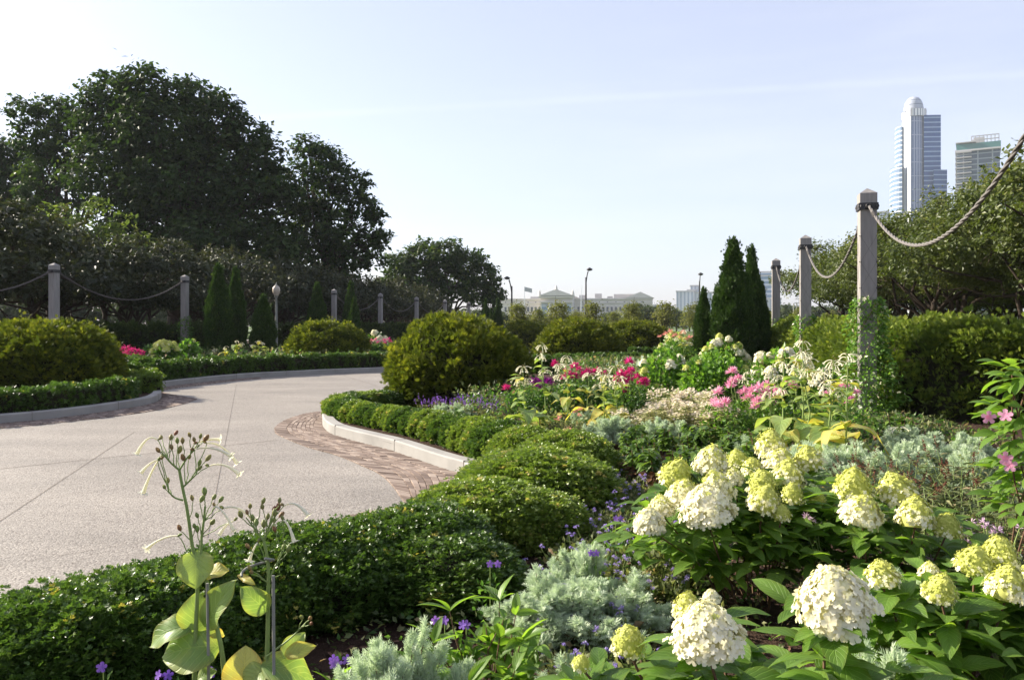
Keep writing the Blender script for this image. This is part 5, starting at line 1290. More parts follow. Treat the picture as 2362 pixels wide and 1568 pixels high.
# the two staked tobacco plants right before the camera, flower by flower
def zx(x, y): return (x * .3975, 944.6 + y * .3975)
def fg_tobacco(label, Y, base_px, stems, leaves, flowers, pods, stakes):
    b = W(*base_px, Y); b[2] = BED
    t = thing('flowering_tobacco', label, 'plant', tuple(b), 'flowering tobacco plants in the foreground')
    L = lambda q, dy=0.0: W(*zx(*q), Y + dy) - b
    st = MB()
    allp = []
    for pts, r0, r1 in stems:
        P = np.array([L(q) for q in pts]); P = resample(P, 14); P[:, 1] += np.linspace(0, 1, 14) * rng.normal(0, .015)
        if pts[-1][1] >= 1568: P[-1, 2] = 0.0
        st.tube(P, np.linspace(r0, r1, 14), 8, 0); allp.append(P)
    AP = np.concatenate(allp)
    for a, tip, w, up, sag, curl, yel in leaves:
        m = MB(); dy = rng.uniform(-.05, .05)
        bigleaf(m, L(a), L(tip, dy), up, w * 1.02, sag, 0, None, .10, .22, curl, 1.0, 14, 9)
        m.build('leaf', ['nicy' if yel else 'nic'], t)
    for a, e, sg in flowers:
        m = MB(); pa = L(a); dy = rng.uniform(-.03, .03)
        trumpet(m, pa, L(e, dy), sg, .0030, .0155)
        pod(m, pa, pa - L(e, dy), .014, 1)
        m.build('flower', ['white', 'bud'], t)
        q = AP[np.argmin(np.linalg.norm(AP - pa - np.array([0, 0, -.05]), axis=1))]
        limb(st, q, pa, .0016, .0012, 5, .05)
    for a in pods:
        pa = L(a, rng.uniform(-.03, .03)); q = AP[np.argmin(np.linalg.norm(AP - pa + np.array([0, 0, .05]), axis=1))]
        limb(st, q, pa, .0016, .0011, 5, .06)
        pd = MB(); pod(pd, pa, (pa - q) + rng.normal(0, .02, 3) + np.array([0, 0, .03]), rng.uniform(.016, .025), 0); pd.build('seed_pod', ['bud'], t)
    st.build('stem', ['stem'], t)
    return t
fg_tobacco('taller tobacco with drooping white trumpets before the path, left of the other staked one', 2.25, (470, 1640),
    [([(1040, 350), (1065, 480), (1090, 590), (1120, 800), (1150, 960), (1145, 1200), (1140, 1420), (1135, 1700)], .004, .0075), ([(1060, 450), (1100, 415), (1150, 370)], .003, .002), ([(1190, 560), (1180, 680), (1168, 800), (1200, 960), (1250, 1180), (1300, 1400), (1330, 1700)], .003, .0085), ([(1060, 525), (1010, 510), (975, 480)], .003, .002), ([(1040, 350), (1000, 300), (960, 230)], .003, .0015), ([(1040, 350), (1090, 270), (1150, 210)], .003, .0015)],
    [((1150, 815), (1135, 1040), .105, (0, -1, .3), .08, .0, False), ((1195, 960), (1330, 935), .055, (.1, -.7, 1), .1, .0, True), ((1200, 1260), (1375, 985), .085, (-.3, -1, .4), .10, 0, False), ((1115, 1255), (825, 1345), .085, (.1, -.8, .9), .12, .25, False), ((1280, 1370), (915, 1400), .15, (.0, -.9, .7), .12, .3, False), ((1135, 1300), (1150, 1050), .10, (.1, -1, .1), .05, 0, False),
     ((1185, 1290), (1310, 1300), .04, (0, -.8, 1), .05, .1, True), ((1145, 1560), (1255, 1510), .05, (0, -.8, 1), .05, .1, False)],
    [((915, 175), (795, 255), .022), ((1200, 195), (1375, 310), .018), ((1130, 230), (1340, 268), .012), ((925, 290), (820, 365), .008), ((915, 300), (832, 480), .008), ((1215, 325), (1388, 375), .014), ((1250, 560), (1355, 700), .012), ((1300, 570), (1470, 640), .016), ((1355, 645), (1272, 725), .008), ((1030, 730), (852, 805), .010), ((1150, 190), (1275, 172), .004)],
    [(940, 170), (1010, 150), (1030, 200), (1160, 170), (1060, 200), (1130, 190), (930, 250), (1000, 235), (1035, 258), (940, 290), (1150, 330), (1190, 300), (1135, 355), (975, 430), (960, 460), (1190, 500), (1120, 530), (1160, 540), (1230, 525), (1268, 540), (1150, 630), (1220, 668), (1130, 690), (1050, 705), (1145, 715), (1095, 290), (1180, 185), (1105, 160), (985, 180), (1070, 300)], None)
fg_tobacco('shorter tobacco with yellowing base leaves, right of the other staked one', 2.15, (612, 1640),
    [([(1530, 760), (1555, 900), (1552, 1100), (1545, 1350), (1530, 1700)], .004, .0075), ([(1530, 760), (1480, 690), (1430, 620)], .003, .0015), ([(1530, 760), (1570, 660), (1600, 570)], .003, .0015), ([(1550, 1000), (1600, 900), (1640, 820)], .0025, .0015), ([(1545, 1430), (1680, 1330), (1770, 1240)], .003, .0015)],
    [((1555, 1165), (1395, 1025), .07, (.1, -1, .3), .1, .0, False), ((1420, 1640), (1425, 1365), .115, (.1, -1, .1), .08, 0, True), ((1515, 1480), (1850, 1568), .10, (0, -.8, 1), .14, .25, False), ((1640, 1440), (1770, 1290), .055, (.1, -1, .5), .08, 0, False), ((1650, 1420), (1835, 1370), .045, (0, -1, .7), .05, 0, True), ((1480, 1010), (1380, 955), .02, (0, -1, .5), .1, 0, True), ((1545, 1500), (1400, 1620), .08, (0, -.8, 1), .1, .2, False)],
    [((1645, 640), (1705, 762), .012), ((1495, 770), (1447, 872), .006), ((1650, 555), (1785, 612), .016)],
    [(1450, 575), (1520, 550), (1525, 580), (1580, 590), (1620, 545), (1612, 590), (1615, 625), (1440, 610), (1405, 630), (1485, 680), (1590, 660), (1600, 712), (1530, 690), (1635, 810), (1665, 830), (1450, 805), (1460, 930), (1465, 950), (1755, 1215), (1795, 1220), (1800, 1245), (1590, 620), (1470, 650), (1550, 640)], None)
for lb, Y, a, b, hook in (('grey stake beside the taller staked tobacco', 2.22, (1203, 1005), (1225, 1700), None), ('grey hooked stake looped round the shorter staked tobacco', 2.13, (1585, 960), (1597, 1700), 1)):
    m = MB(); p0, p1 = W(*zx(*a), Y), W(*zx(*b), Y); p1[2] = BED
    m.tube([p0 - p1, (p0 - p1) * .5, (0, 0, 0)], .0045, 8)
    if hook:
        an = np.linspace(-.9, 3.6, 14); c = p0 - p1 + np.array([-.042, 0, .012])
        m.tube(np.c_[c[0] + np.cos(an) * .042, c[1] + np.sin(an) * .03, c[2] + np.linspace(.04, -.01, 14)], .0036, 6)
    tag(m.build('plant_stake', ['stake'], loc=tuple(p1)), lb, 'stake')

# -- silver artemisia
def artemisia_mesh(r, h, n, size):
    """feathery silver mound: leafy shoots fanning out of one crown, each tipped with a plume"""
    mb = MB()
    ns = 34
    d = rdir(ns, .12); d[:, 2] = d[:, 2] * .8 + .25
    tips = unit(d) * np.array([r, r, h]) * rng.uniform(.75, 1.05, ns)[:, None]
    for tp_ in tips:
        k = n // ns; u = rng.uniform(.35, 1, k) ** .8
        P = tp_ * u[:, None] + rng.normal(0, .10 * r, (k, 3)) * (1.15 - u)[:, None] + np.array([0, 0, .02])
        ax = unit(tp_); D = unit(ax * .7 + rdir(k) * .8 + np.array([0, 0, .1]))
        mb.leaves(P, D, unit(rdir(k) + np.array([0, 0, .7])), size * rng.uniform(.6, 1.15, k) * (1.15 - .4 * u), ART, 0, (.25 + .5 * u + rng.normal(0, .15, k)).clip(0, 1))
        mb.tube(np.array([[0, 0, 0], tp_ * .55 + np.array([0, 0, -.02]), tp_]), [.004, .003, .0015], 4, 1)
    k = n // 12; P = rdir(k, 0) * np.array([r * .8, r * .8, h * .35]) * rng.uniform(.3, 1, k)[:, None] + np.array([0, 0, .02])
    mb.leaves(P, rdir(k), rdir(k), size * .8, ART, 2, None)
    return mb.build('artemisia_plant', ['art', 'bstem', 'dry'])
ap = [artemisia_mesh(.3, .38, 3900, .065), artemisia_mesh(.3, .38, 3900, .065)]
arts = [(915, 1425, 2.75, .22, 'silver artemisia spire at the bottom edge, left of the glossy leaves'), (880, 1490, 2.6, .22, 'low silver artemisia at the bottom edge under the spire'), (1010, 1500, 2.7, .2, 'silver artemisia tucked against the glossy leaved plant'), (1345, 1240, 4.1, .22, 'tall pale tuft of artemisia left of the big hydrangea'), (1250, 1315, 3.75, .26, 'silver artemisia spreading right of the glossy leaves'), (1340, 1330, 3.7, .3, 'broad silver artemisia in the middle of the near patch'),
        (1430, 1320, 3.85, .28, 'silver artemisia at the right end of the near patch'), (1405, 952, 9.4, .36, 'round silver artemisia behind the sunlit box bend'), (1355, 940, 10.2, .3, 'artemisia behind the round silver one'), (1520, 958, 9.2, .28, 'artemisia before the cream variegated plants'), (1560, 952, 9.4, .3, 'artemisia right of the cream variegated plants'), (1840, 1012, 6.6, .35, 'silver artemisia behind the hydrangea, below the tobacco'), (1900, 1030, 6.1, .38, 'large silver artemisia right behind the hydrangea heads'), (1950, 1010, 6.7, .34, 'artemisia in the right patch below the nearest post'),
        (2040, 1012, 6.6, .36, 'artemisia in the right patch, second from the left'), (2110, 1005, 6.9, .36, 'artemisia before the foot of the yew hedge'), (2180, 1002, 7.0, .32, 'artemisia at the right among the rusty spikes'), (2250, 1022, 6.4, .32, 'artemisia near the right edge below the pink trumpets'), (1740, 1000, 7.6, .25, 'small artemisia left of the tobacco group'), (1290, 905, 12, .3, 'artemisia among the magenta flowers'), (1065, 926, 12.2, .26, 'small silver artemisia below the big yew'), (1020, 928, 12.4, .2, 'tiny silver plant beside the blue salvia'), (1350, 1500, 2.7, .2, 'pale green wispy artemisia at the bottom edge left of the big white head'), (2080, 1300, 3.3, .26, 'artemisia showing between the two right hydrangeas'), (2120, 982, 8.6, .32, 'artemisia close to the mulch under the yew hedge'), (2235, 990, 8.2, .3, 'artemisia by the mulch near the right edge'), (2060, 984, 8.8, .26, 'artemisia between the nearest post and the mulch'), (2010, 1460, 2.4, .22, 'artemisia low under the bottom right hydrangea')]
for i, (px, py, Y, r, lb) in enumerate(arts):
    p = W(px, py, Y)
    place(ap[i % 2], (p[0], Y, BED), rng.uniform(0, TAU), (r / .3 * 1.1, r / .3 * 1.1, max(.5, (p[2] - BED) / .42)), lb, 'plant', 'silver artemisia plants')

# -- glossy leaved peony-like plants
def glossy(label, px, py, Y, r, n):
    p = W(px, py, Y); h = p[2] - BED
    t = thing('peony_plant', label, 'plant', (p[0], Y, BED), 'glossy leaved plants in the foreground')
    lf, st = MB(), MB()
    for i in range(n):
        a = rng.uniform(0, TAU); f = rng.uniform(.2, 1); tip = np.array([math.cos(a) * f * r, math.sin(a) * f * r, h * rng.uniform(.55, 1) * (1 - .35 * f)])
        P = limb(st, (0, 0, 0), tip, .004, .002, 5, .05)
        for q in range(8):
            b = P[rng.integers(3, 6)]; aa = rng.uniform(0, TAU); L = rng.uniform(.085, .135); d = np.array([math.cos(aa), math.sin(aa), rng.uniform(-.1, 1.3)])
            bigleaf(lf, b, b + unit(d) * L, (rng.normal(0, .3), rng.normal(0, .3), 1), L * .36, .05, 0, None, .01, .3, .1, 1.0, 7, 5)
    lf.build('leaves', ['hydv'], t); st.build('stems', ['bstem'], t)
glossy('glossy green lance leaved plant at the bottom centre', 1120, 1350, 2.95, .28, 24)
glossy('smaller glossy leaved plant beside the shorter staked tobacco', 735, 1475, 2.6, .16, 8)
glossy('glossy leaved sprig under the silver artemisia at the bottom edge', 1090, 1500, 2.45, .16, 6)

# -- dahlias, phlox and others: leafy clump with flowers on top
def flower_ball(mb, c, r, n, mat, up=(0, 0, 1)):
    d = rdir(n, -.35)
    mb.leaves(np.asarray(c) + d * r * .12, d, rdir(n), r * rng.uniform(.6, 1.1, n), PETAL, mat, None, .95)
def dahlia(label, pts, Y0, leafmat, mats, fr, foot, group, leaf=.06, nl=900, petals=64):
    """pts: flower positions in the photo (x, y, depth, material)"""
    P = np.array([W(px, py, y) for px, py, y, m_ in pts]); c = P.mean(0)
    t = thing('dahlia_plant', label, 'plant', (c[0], c[1], BED), group)
    o = np.array([c[0], c[1], BED]); st, lf = MB(), MB()
    for p, (_, _, _, m_) in zip(P, pts):
        q = p - o; f = MB(); flower_ball(f, q, fr * rng.uniform(.8, 1.15), petals, 0); f.build('flower', [mats[m_]], t)
        limb(st, (q[0] * .6 + rng.normal(0, .05), q[1] * .6, 0), q, .005, .003, 5, .04)
    zt = (P[:, 2] - BED).mean()
    d = rdir(nl, -.1); ex = (P.max(0) - P.min(0)) / 2 + .18
    V = d * np.array([ex[0], max(ex[1], .3), zt * .5]) * (rng.random(nl) ** .4)[:, None] + np.array([0, 0, zt * .42]); V = V[V[:, 2] > .03]
    lf.leaves(V, unit(V * np.array([1, 1, .3]) + rng.normal(0, .5, V.shape)), rdir(len(V), .0), leaf * rng.uniform(.7, 1.3, len(V)), LEAF2, 0)
    lf.build('leaves', [leafmat], t); st.build('stems', ['stem'], t)
    return t
def jit(lst, Y, m): return [(x, y, Y + rng.normal(0, .15), m) for x, y in lst]
dahlia('dahlia plant with dense pink flowers in the middle of the bed', jit([(1655, 905), (1690, 878), (1702, 872), (1685, 890), (1715, 905), (1735, 900), (1752, 893), (1765, 905), (1730, 915), (1745, 925), (1758, 918), (1780, 912), (1790, 900), (1740, 938), (1785, 935), (1720, 922), (1770, 890), (1800, 905)], 9.3, 0), 9.3, 'hydb', ['pink'], .075, 0, 'pink dahlias', .055, 1500)
dahlia('small dahlia plant with a few pale pink flowers beside the dense one', jit([(1655, 935), (1670, 930), (1650, 928), (1688, 858)], 9.1, 0), 9.1, 'hydb', ['pink'], .075, 0, 'pink dahlias', .055, 500)
dahlia('pink dahlias half hidden behind the right tobacco', jit([(1815, 880), (1830, 890), (1975, 905), (1960, 925), (1945, 890), (1905, 910)], 8.9, 0), 8.9, 'hydb', ['pink'], .07, 0, 'pink dahlias', .055, 700)
dahlia('magenta dahlias left of the mid bed, two plum ones among them', [(x, y, 11.4 + rng.normal(0, .15), k) for x, y, k in [(1168, 895, 0), (1280, 840, 0), (1232, 880, 1), (1250, 878, 1), (1265, 882, 1), (1240, 892, 1)]], 11.4, 'hyd', ['mag', 'plum'], .085, 0, 'magenta dahlias', .06, 1300)
dahlia('magenta dahlias in a loose group at the centre of the bed', jit([(1325, 845), (1335, 852), (1308, 850), (1348, 862), (1355, 858), (1364, 864), (1300, 872), (1325, 868), (1345, 868), (1310, 862), (1375, 858), (1392, 862)], 11.7, 0), 11.7, 'hyd', ['mag'], .075, 0, 'magenta dahlias', .06, 1700)
dahlia('brightest magenta dahlias left of the leafy hydrangea', jit([(1424, 872), (1435, 868), (1447, 862), (1450, 835), (1440, 880), (1422, 880), (1455, 855), (1470, 870), (1475, 882), (1487, 878), (1488, 886), (1452, 876), (1437, 895), (1442, 903), (1430, 862)], 11.3, 0), 11.3, 'hyd', ['mag'], .08, 0, 'magenta dahlias', .06, 1200)
dahlia('dark magenta flower clump in the left bed behind the hedge', jit([(283, 806), (292, 802), (300, 810), (310, 806), (320, 812), (327, 816), (296, 818), (312, 820), (287, 815), (300, 822), (322, 822), (275, 812)], 23.5, 0), 23.5, 'hyd', ['mag'], .13, 0, 'magenta dahlias', .1, 600, 26)
dahlia('red flower band below the white hydrangea beyond the left round yew', jit([(845, 783), (855, 786), (865, 784), (875, 787), (885, 785), (895, 783), (852, 792), (870, 793), (888, 792), (900, 788)], 32, 0), 32, 'hyd', ['mag'], .12, 0, 'magenta dahlias', .14, 900, 22)
dahlia('far red and yellow flowers beside the short thuja', jit([(1535, 770), (1545, 766), (1555, 774), (1568, 780), (1580, 784), (1592, 778), (1520, 776), (1575, 768)], 22.5, 0), 22.5, 'hydb', ['rose'], .10, 0, 'far mixed flowers', .1, 900, 24)
dahlia('low rose bush with small pink blooms behind the sunlit box', jit([(1290, 962), (1328, 950), (1335, 958), (1310, 985), (1338, 945), (1285, 968)], 9.6, 0), 9.6, 'cover', ['rose'], .045, 0, 'rose bushes', .04, 900, 20)
dahlia('second low rose bush with one peach bloom', jit([(1302, 995), (1312, 990)], 9.0, 0), 9.0, 'cover', ['rose'], .045, 0, 'rose bushes', .04, 700, 20)
dahlia('pale pink phlox at the right edge of the foreground', [(x, y, 4.2, 0) for x, y in [(2215, 1222), (2222, 1214), (2232, 1230), (2240, 1205), (2268, 1205), (2276, 1214), (2290, 1228), (2300, 1222), (2230, 1250), (2352, 1215)]], 4.2, 'cover', ['pale'], .035, 0, 'phlox', .05, 500, 18)
dahlia('pale pink phlox behind the bottom right hydrangea', [(x, y, 4.0, 0) for x, y in [(1860, 1190), (1870, 1200), (1985, 1270), (2000, 1275), (2040, 1290), (1885, 1215), (2145, 1290), (2120, 1270)]], 4.0, 'cover', ['pale'], .035, 0, 'phlox', .05, 500, 18)

# -- cream variegated upright plants
def cream_mesh():
    t = thing('variegated_phlox', 'cream plant', 'plant', (0, 0, 0))
    lf, st = MB(), MB()
    for i in range(9):
        b = np.array([rng.normal(0, .07), rng.normal(0, .07), 0]); tp_ = b * 2 + np.array([rng.normal(0, .04), rng.normal(0, .04), rng.uniform(.5, .7)])
        P = limb(st, b, tp_, .004, .002, 4, .03)
        k = 90; u = rng.uniform(.15, .98, k); base = b + (tp_ - b) * u[:, None]; a = rng.uniform(0, TAU, k)
        lf.leaves(base, np.c_[np.cos(a), np.sin(a), np.full(k, .25)], np.c_[rng.normal(0, .2, (k, 2)), np.ones(k)], .075 * rng.uniform(.7, 1.2, k), LANCE, 0)
        k = 16; fl = MB(); fl.leaves(tp_ + rng.normal(0, .028, (k, 3)) * np.array([1, 1, .8]), rdir(k), rdir(k, 0), .014, FLORET5, 0); fl.build('flower_cluster', ['blush'], t)
    lf.build('leaves', ['cream'], t); st.build('stems', ['stem'], t)
    return t
cm = cream_mesh()
cps = [(1490, 925, 9.9), (1530, 905, 10.1), (1560, 895, 10.3), (1585, 905, 10.1), (1605, 900, 10.2), (1625, 892, 10.2), (1645, 905, 9.9), (1600, 930, 9.3), (1560, 925, 9.6), (1640, 930, 9.2), (1470, 940, 9.8), (1620, 925, 9.5)]
for i, (px, py, Y) in enumerate(cps):
    p = W(px, py, Y); sc = (p[2] - BED) / .68
    lb = 'cream variegated phlox in the cluster left of the pink dahlias'
    if i == 0: cm.location = (p[0], Y, BED); cm.scale = (1.2, 1.2, sc); tag(cm, lb, 'plant', 'cream variegated phlox')
    else: copy_tree(cm, (p[0], Y, BED), rng.uniform(0, TAU), (1.2, 1.2, sc), lb, 'cream variegated phlox')

# -- crinkled drooping plants with browned lower leaves
def basil_mesh():
    mb = MB(); h = .36
    for i in range(5):
        b = np.array([rng.normal(0, .05), rng.normal(0, .05), 0]); tp_ = b * 1.8 + np.array([0, 0, h * rng.uniform(.75, 1.05)])
        mb.tube([b, (b + tp_) / 2 + rng.normal(0, .01, 3), tp_], [.005, .004, .003], 5, 2)
        for m_, u0, u1, k, sz in ((0, .6, 1.0, 26, .075), (1, .15, .6, 20, .07)):
            u = rng.uniform(u0, u1, k); a = rng.uniform(0, TAU, k)
            mb.leaves(b + (tp_ - b) * u[:, None], np.c_[np.cos(a), np.sin(a), rng.uniform(-.9, .3, k)], np.c_[np.cos(a) * .6, np.sin(a) * .6, np.full(k, 1.0)], sz * rng.uniform(.7, 1.2, k), LEAF2, m_, None, 1.25)
    return mb.build('drooping_plant', ['basil', 'dry', 'bstem'])
bp_ = [basil_mesh(), basil_mesh()]
for i, (px, py, Y) in enumerate([(1462, 985, 8.0), (1495, 978, 8.4), (1530, 990, 8.0), (1570, 975, 8.3), (1605, 985, 8.0), (1645, 978, 8.2), (1690, 972, 8.3), (1730, 985, 7.9), (1460, 1015, 7.2), (1520, 1030, 6.9), (1560, 1040, 6.6), (1610, 1020, 7.0), (1660, 1005, 7.3), (1700, 1015, 7.1), (1590, 1050, 6.3), (1640, 1035, 6.6), (1750, 1000, 7.4), (2060, 955, 9.4), (2085, 965, 9.2)]):
    p = W(px, py, Y)
    place(bp_[i % 2], (p[0], Y, BED), rng.uniform(0, TAU), (1.25, 1.25, max(.6, (p[2] - BED) / .36)), 'drooping green plant with browned lower leaves in the middle of the bed', 'plant', 'drooping plants in the bed')

# -- ageratum and other low cover
def ager_mesh(fl=16):
    mb = MB(); k = 260
    d = rdir(k, 0); P = d * np.array([.2, .2, .15]) * (rng.random(k) ** .4)[:, None]
    mb.leaves(P, unit(d + rng.normal(0, .5, d.shape)), rdir(k, .1), .04 * rng.uniform(.6, 1.3, k), LEAF2, 0, None, 1.2)
    for i in range(fl):
        a = rng.uniform(0, TAU); f = rng.random() ** .5 * .2; c = np.array([math.cos(a) * f, math.sin(a) * f, rng.uniform(.13, .21)])
        mb.tube([c * np.array([.6, .6, 0]) + np.array([0, 0, .03]), c], .0015, 4, 2)
        for q in range(3):
            dd = rdir(16, -.1); mb.leaves(c + rng.normal(0, .007, 3) + dd * .004, dd, rdir(16), .008, PETAL, 1, None, 2.2)
    return mb.build('ageratum_plant', ['cover', 'lav', 'stem'])
ag = [ager_mesh(9), ager_mesh(5), ager_mesh(2)]
spots = []
for _ in range(4000):
    x, y = rng.uniform(-.6, 3.4), rng.uniform(3.1, 8.4)
    px = CX + x / y * F; py = HY + (EYE - .2) / y * F
    if len(spots) > 110: break
    inside = (1170 < px < 1620 and 1035 < py < 1420 and px > 1390 - max(0, (py - 1200)) * .9) or (1280 < px < 1500 and 1380 < py < 1600)
    if inside and all((x - a) ** 2 + (y - b) ** 2 > .17 ** 2 for a, b, _ in spots): spots.append((x, y, px))
for i, (x, y, px) in enumerate(spots):
    place(ag[i % 3], (x, y, BED), rng.uniform(0, TAU), rng.uniform(.8, 1.15), 'low lavender ageratum in the drift between box bend and hydrangea', 'plant', 'ageratum drift')

def petunia(px, py, Y, lb):
    p = W(px, py, Y); t = thing('petunia_plant', lb, 'plant', (p[0], Y, BED), 'violet petunias')
    f = MB()
    for q in range(2):
        c = np.array([rng.normal(0, .03) * q, 0, p[2] - BED]); nrm = unit(np.array([rng.normal(0, .3), -1, .5])); f.leaves([c], [unit(np.cross(nrm, [0, 0, 1.0]))], [nrm], .018, FLORET5, 0)
        f.tube([c - nrm * .03, c], [.003, .008], 6, 0)
    f.build('flowers', ['viol'], t)
    m = MB(); k = 90; d = rdir(k, 0); h = p[2] - BED
    m.leaves(d * np.array([.12, .12, h * .9]) * (rng.random(k) ** .5)[:, None], unit(d + rng.normal(0, .5, d.shape)), rdir(k, 0), .035, LEAF2, 0); m.tube([(0, .02, 0), (0, 0.01, h)], .002, 4, 1); m.build('leaves', ['hyd', 'stem'], t)
for px, py, Y, lb in [(235, 1538, 2.75, 'violet petunia under the dark box in the bottom left'), (388, 1556, 2.7, 'violet petunia at the foot of the taller staked tobacco'), (480, 1550, 2.6, 'violet petunia between the two staked tobaccos'), (770, 1530, 2.75, 'violet petunia right of the shorter staked tobacco'), (800, 1520, 2.8, 'violet petunia trailing left of the silver artemisia'), (1025, 1430, 3.1, 'violet petunia among the glossy leaves'), (1075, 1440, 3.0, 'pink violet petunia before the glossy leaves'), (1420, 1195, 4.6, 'violet petunia left of the white hydrangea heads'), (1130, 1300, 3.8, 'violet flowers against the dark box mound'), (1375, 1275, 4.0, 'violet bloom beside the pale artemisia tuft'), (1545, 1530, 2.6, 'violet bloom in the mulch at the bottom edge')]:
    petunia(px, py, Y, lb)

# blue salvia below the yew, iris blades, buddleia, filler foliage
def salvia(px, py, Y, lb):
    p = W(px, py, Y); h = p[2] - BED; mb, fl = MB(), MB(); t = thing('salvia_plant', lb, 'plant', (p[0], Y, BED), 'blue salvias below the yew')
    for i in range(26):
        b = np.array([rng.normal(0, .12), rng.normal(0, .1), 0]); tp_ = b * 1.3 + np.array([0, 0, h * rng.uniform(.75, 1.1)])
        k = 10; u = rng.uniform(.1, .7, k); mb.leaves(b + (tp_ - b) * u[:, None], rdir(k, 0), rdir(k), .06, LANCE, 0)
        k = 12; u = rng.uniform(.65, 1, k); fl.leaves(b + (tp_ - b) * u[:, None], rdir(k), rdir(k), .022, LEAF, 0)
    mb.build('leaves', ['cover'], t); fl.build('flower_spikes', ['viol'], t)
for px, py, Y, lb in [(1000, 912, 13.0, 'blue salvia at the foot of the big yew'), (1055, 912, 12.8, 'blue salvia in the middle of the group under the yew'), (1105, 912, 12.6, 'blue salvia at the right end of the group under the yew'), (1140, 918, 12.0, 'blue salvia beside the nearest white tobacco')]: salvia(px, py, Y, lb)
def iris(px, py, Y, lb):
    p = W(px, py, Y); h = p[2] - BED; k = 60; mb = MB()
    mb.leaves(np.c_[rng.normal(0, .35, k), rng.normal(0, .2, k), np.zeros(k)], np.c_[rng.normal(0, .25, (k, 2)), np.ones(k)], rdir(k), h * rng.uniform(.7, 1.1, k), BLADE, 0, None, 1.0)
    tag(mb.build('iris_plant', ['art'], loc=(p[0], Y, BED)), lb, 'plant', 'iris clumps')
iris(1490, 792, 19.5, 'blue green iris blades left of the leafy hydrangea'); iris(1520, 788, 21, 'iris blades behind the first clump')
def buddleia(px, py, Y, n, lb, r=.5, spikes=.6):
    p = W(px, py, Y); h = p[2] - BED; t = thing('buddleia_shrub', lb, 'shrub', (p[0], Y, BED), 'buddleias in the right foreground')
    st, lf, sp = MB(), MB(), MB()
    for i in range(n):
        a = rng.uniform(0, TAU); f = rng.uniform(.15, 1.0); b = np.array([math.cos(a), math.sin(a), 0]) * .06; tp_ = np.array([math.cos(a) * f * r, math.sin(a) * f * r, h * rng.uniform(.7, 1.05) * (1 - .3 * f * f)])
        P = limb(st, b, tp_, .004, .002, 4, .03, arch=.08)
        k = 20; q = rng.uniform(1, 5, k); base = np.stack([np.interp(q, np.arange(6), P[:, c]) for c in range(3)], 1); aa = rng.uniform(0, TAU, k)
        lf.leaves(base, np.c_[np.cos(aa), np.sin(aa), rng.uniform(-.2, .5, k)], np.c_[rng.normal(0, .3, (k, 2)), np.ones(k)], .08 * rng.uniform(.6, 1.2, k), LANCE, 0)
        if rng.random() < spikes:
            d = unit(P[-1] - P[-2]); L = rng.uniform(.07, .12); k = 60; u = rng.random(k)
            sp.leaves(tp_ + d * L * u[:, None] + rng.normal(0, .006, (k, 3)) * (1.2 - u)[:, None], rdir(k), rdir(k), .012, LEAF, 0)
    st.build('stems', ['stem'], t); lf.build('leaves', ['cover'], t)
    if sp.n: sp.build('seed_spikes', ['rust'], t)
buddleia(2060, 1060, 5.3, 34, 'buddleia with rusty spent spikes behind the right hydrangea', .55, .5)
buddleia(2210, 1040, 5.4, 40, 'buddleia with rusty spikes near the right edge below the yew hedge', .6, .6)
buddleia(2300, 1110, 4.6, 40, 'tangled narrow leaved buddleia at the right edge', .6, .25)
buddleia(2150, 1130, 4.7, 36, 'leafy buddleia between hydrangea and phlox', .5, .2)
buddleia(1990, 1050, 5.6, 22, 'thin buddleia right of the silver artemisia', .4, .5)
buddleia(2280, 1240, 3.8, 30, 'low buddleia tangle behind the bottom right hydrangea', .5, .1)

# climbers on the right posts
def climber(lb, post, z1, r0, n, white, leafsize=.055, mat='hydb', squash=0):
    t = thing('climbing_plant', lb, 'climber', (*post, BED), 'climbers on the stone posts')
    z = rng.random(n) ** 1.5 * z1; a = rng.uniform(0, TAU, n); a = a + .5 * np.sin(a - 2.6)
    rr = .14 + r0 * (1 - z / z1) ** .6 * (.55 + .3 * np.sin(a * 2 + z * 5) + .25 * np.sin(a * 3 - z * 9)) * rng.random(n) ** .6 * np.where(rng.random(n) < .12, 1.5, 1) + np.abs(rng.normal(0, .02, n))
    P = np.c_[np.cos(a) * rr, np.sin(a) * rr, z]
    m = MB(); m.leaves(P, unit(np.c_[np.cos(a), np.sin(a), np.full(n, -.2)] + rng.normal(0, .5, P.shape)), np.c_[np.cos(a), np.sin(a), np.full(n, .6)] + rng.normal(0, .3, P.shape), leafsize * rng.uniform(.6, 1.3, n), LEAF2, 0, None, 1.2); m.build('leaves', [mat], t)
    s = MB()
    for k in range(5):
        u = np.linspace(0, 1, 24); aa = u * 5 + k * 1.3; s.tube(np.c_[np.cos(aa) * .2, np.sin(aa) * .2, u * z1 * .95], .005, 5, 0)
    s.build('stems', ['bstem'], t)
    if white:
        i = rng.choice(n, white, False)
        for q in i:
            f = MB(); f.leaves([P[q] * np.array([1.06, 1.06, 1])], rdir(1), [unit(np.array([math.cos(a[q]), math.sin(a[q]), .3]))], .034, FLORET5, 0); f.build('flower', ['white'], t)
climber('bushy climber with white stars on the nearest right post', rp[1], 1.95, .52, 4200, 98, .062)
climber('thin bright climber up the second right post', rp[2], 1.75, .40, 2600, 30, .07)
climber('dark climber on the third right post', rp[3], 1.75, .3, 1600, 0, .08, 'hyd')
climber('small dark climber on the second left post', lp[2], 1.9, .3, 700, 0, .1, 'hyd')

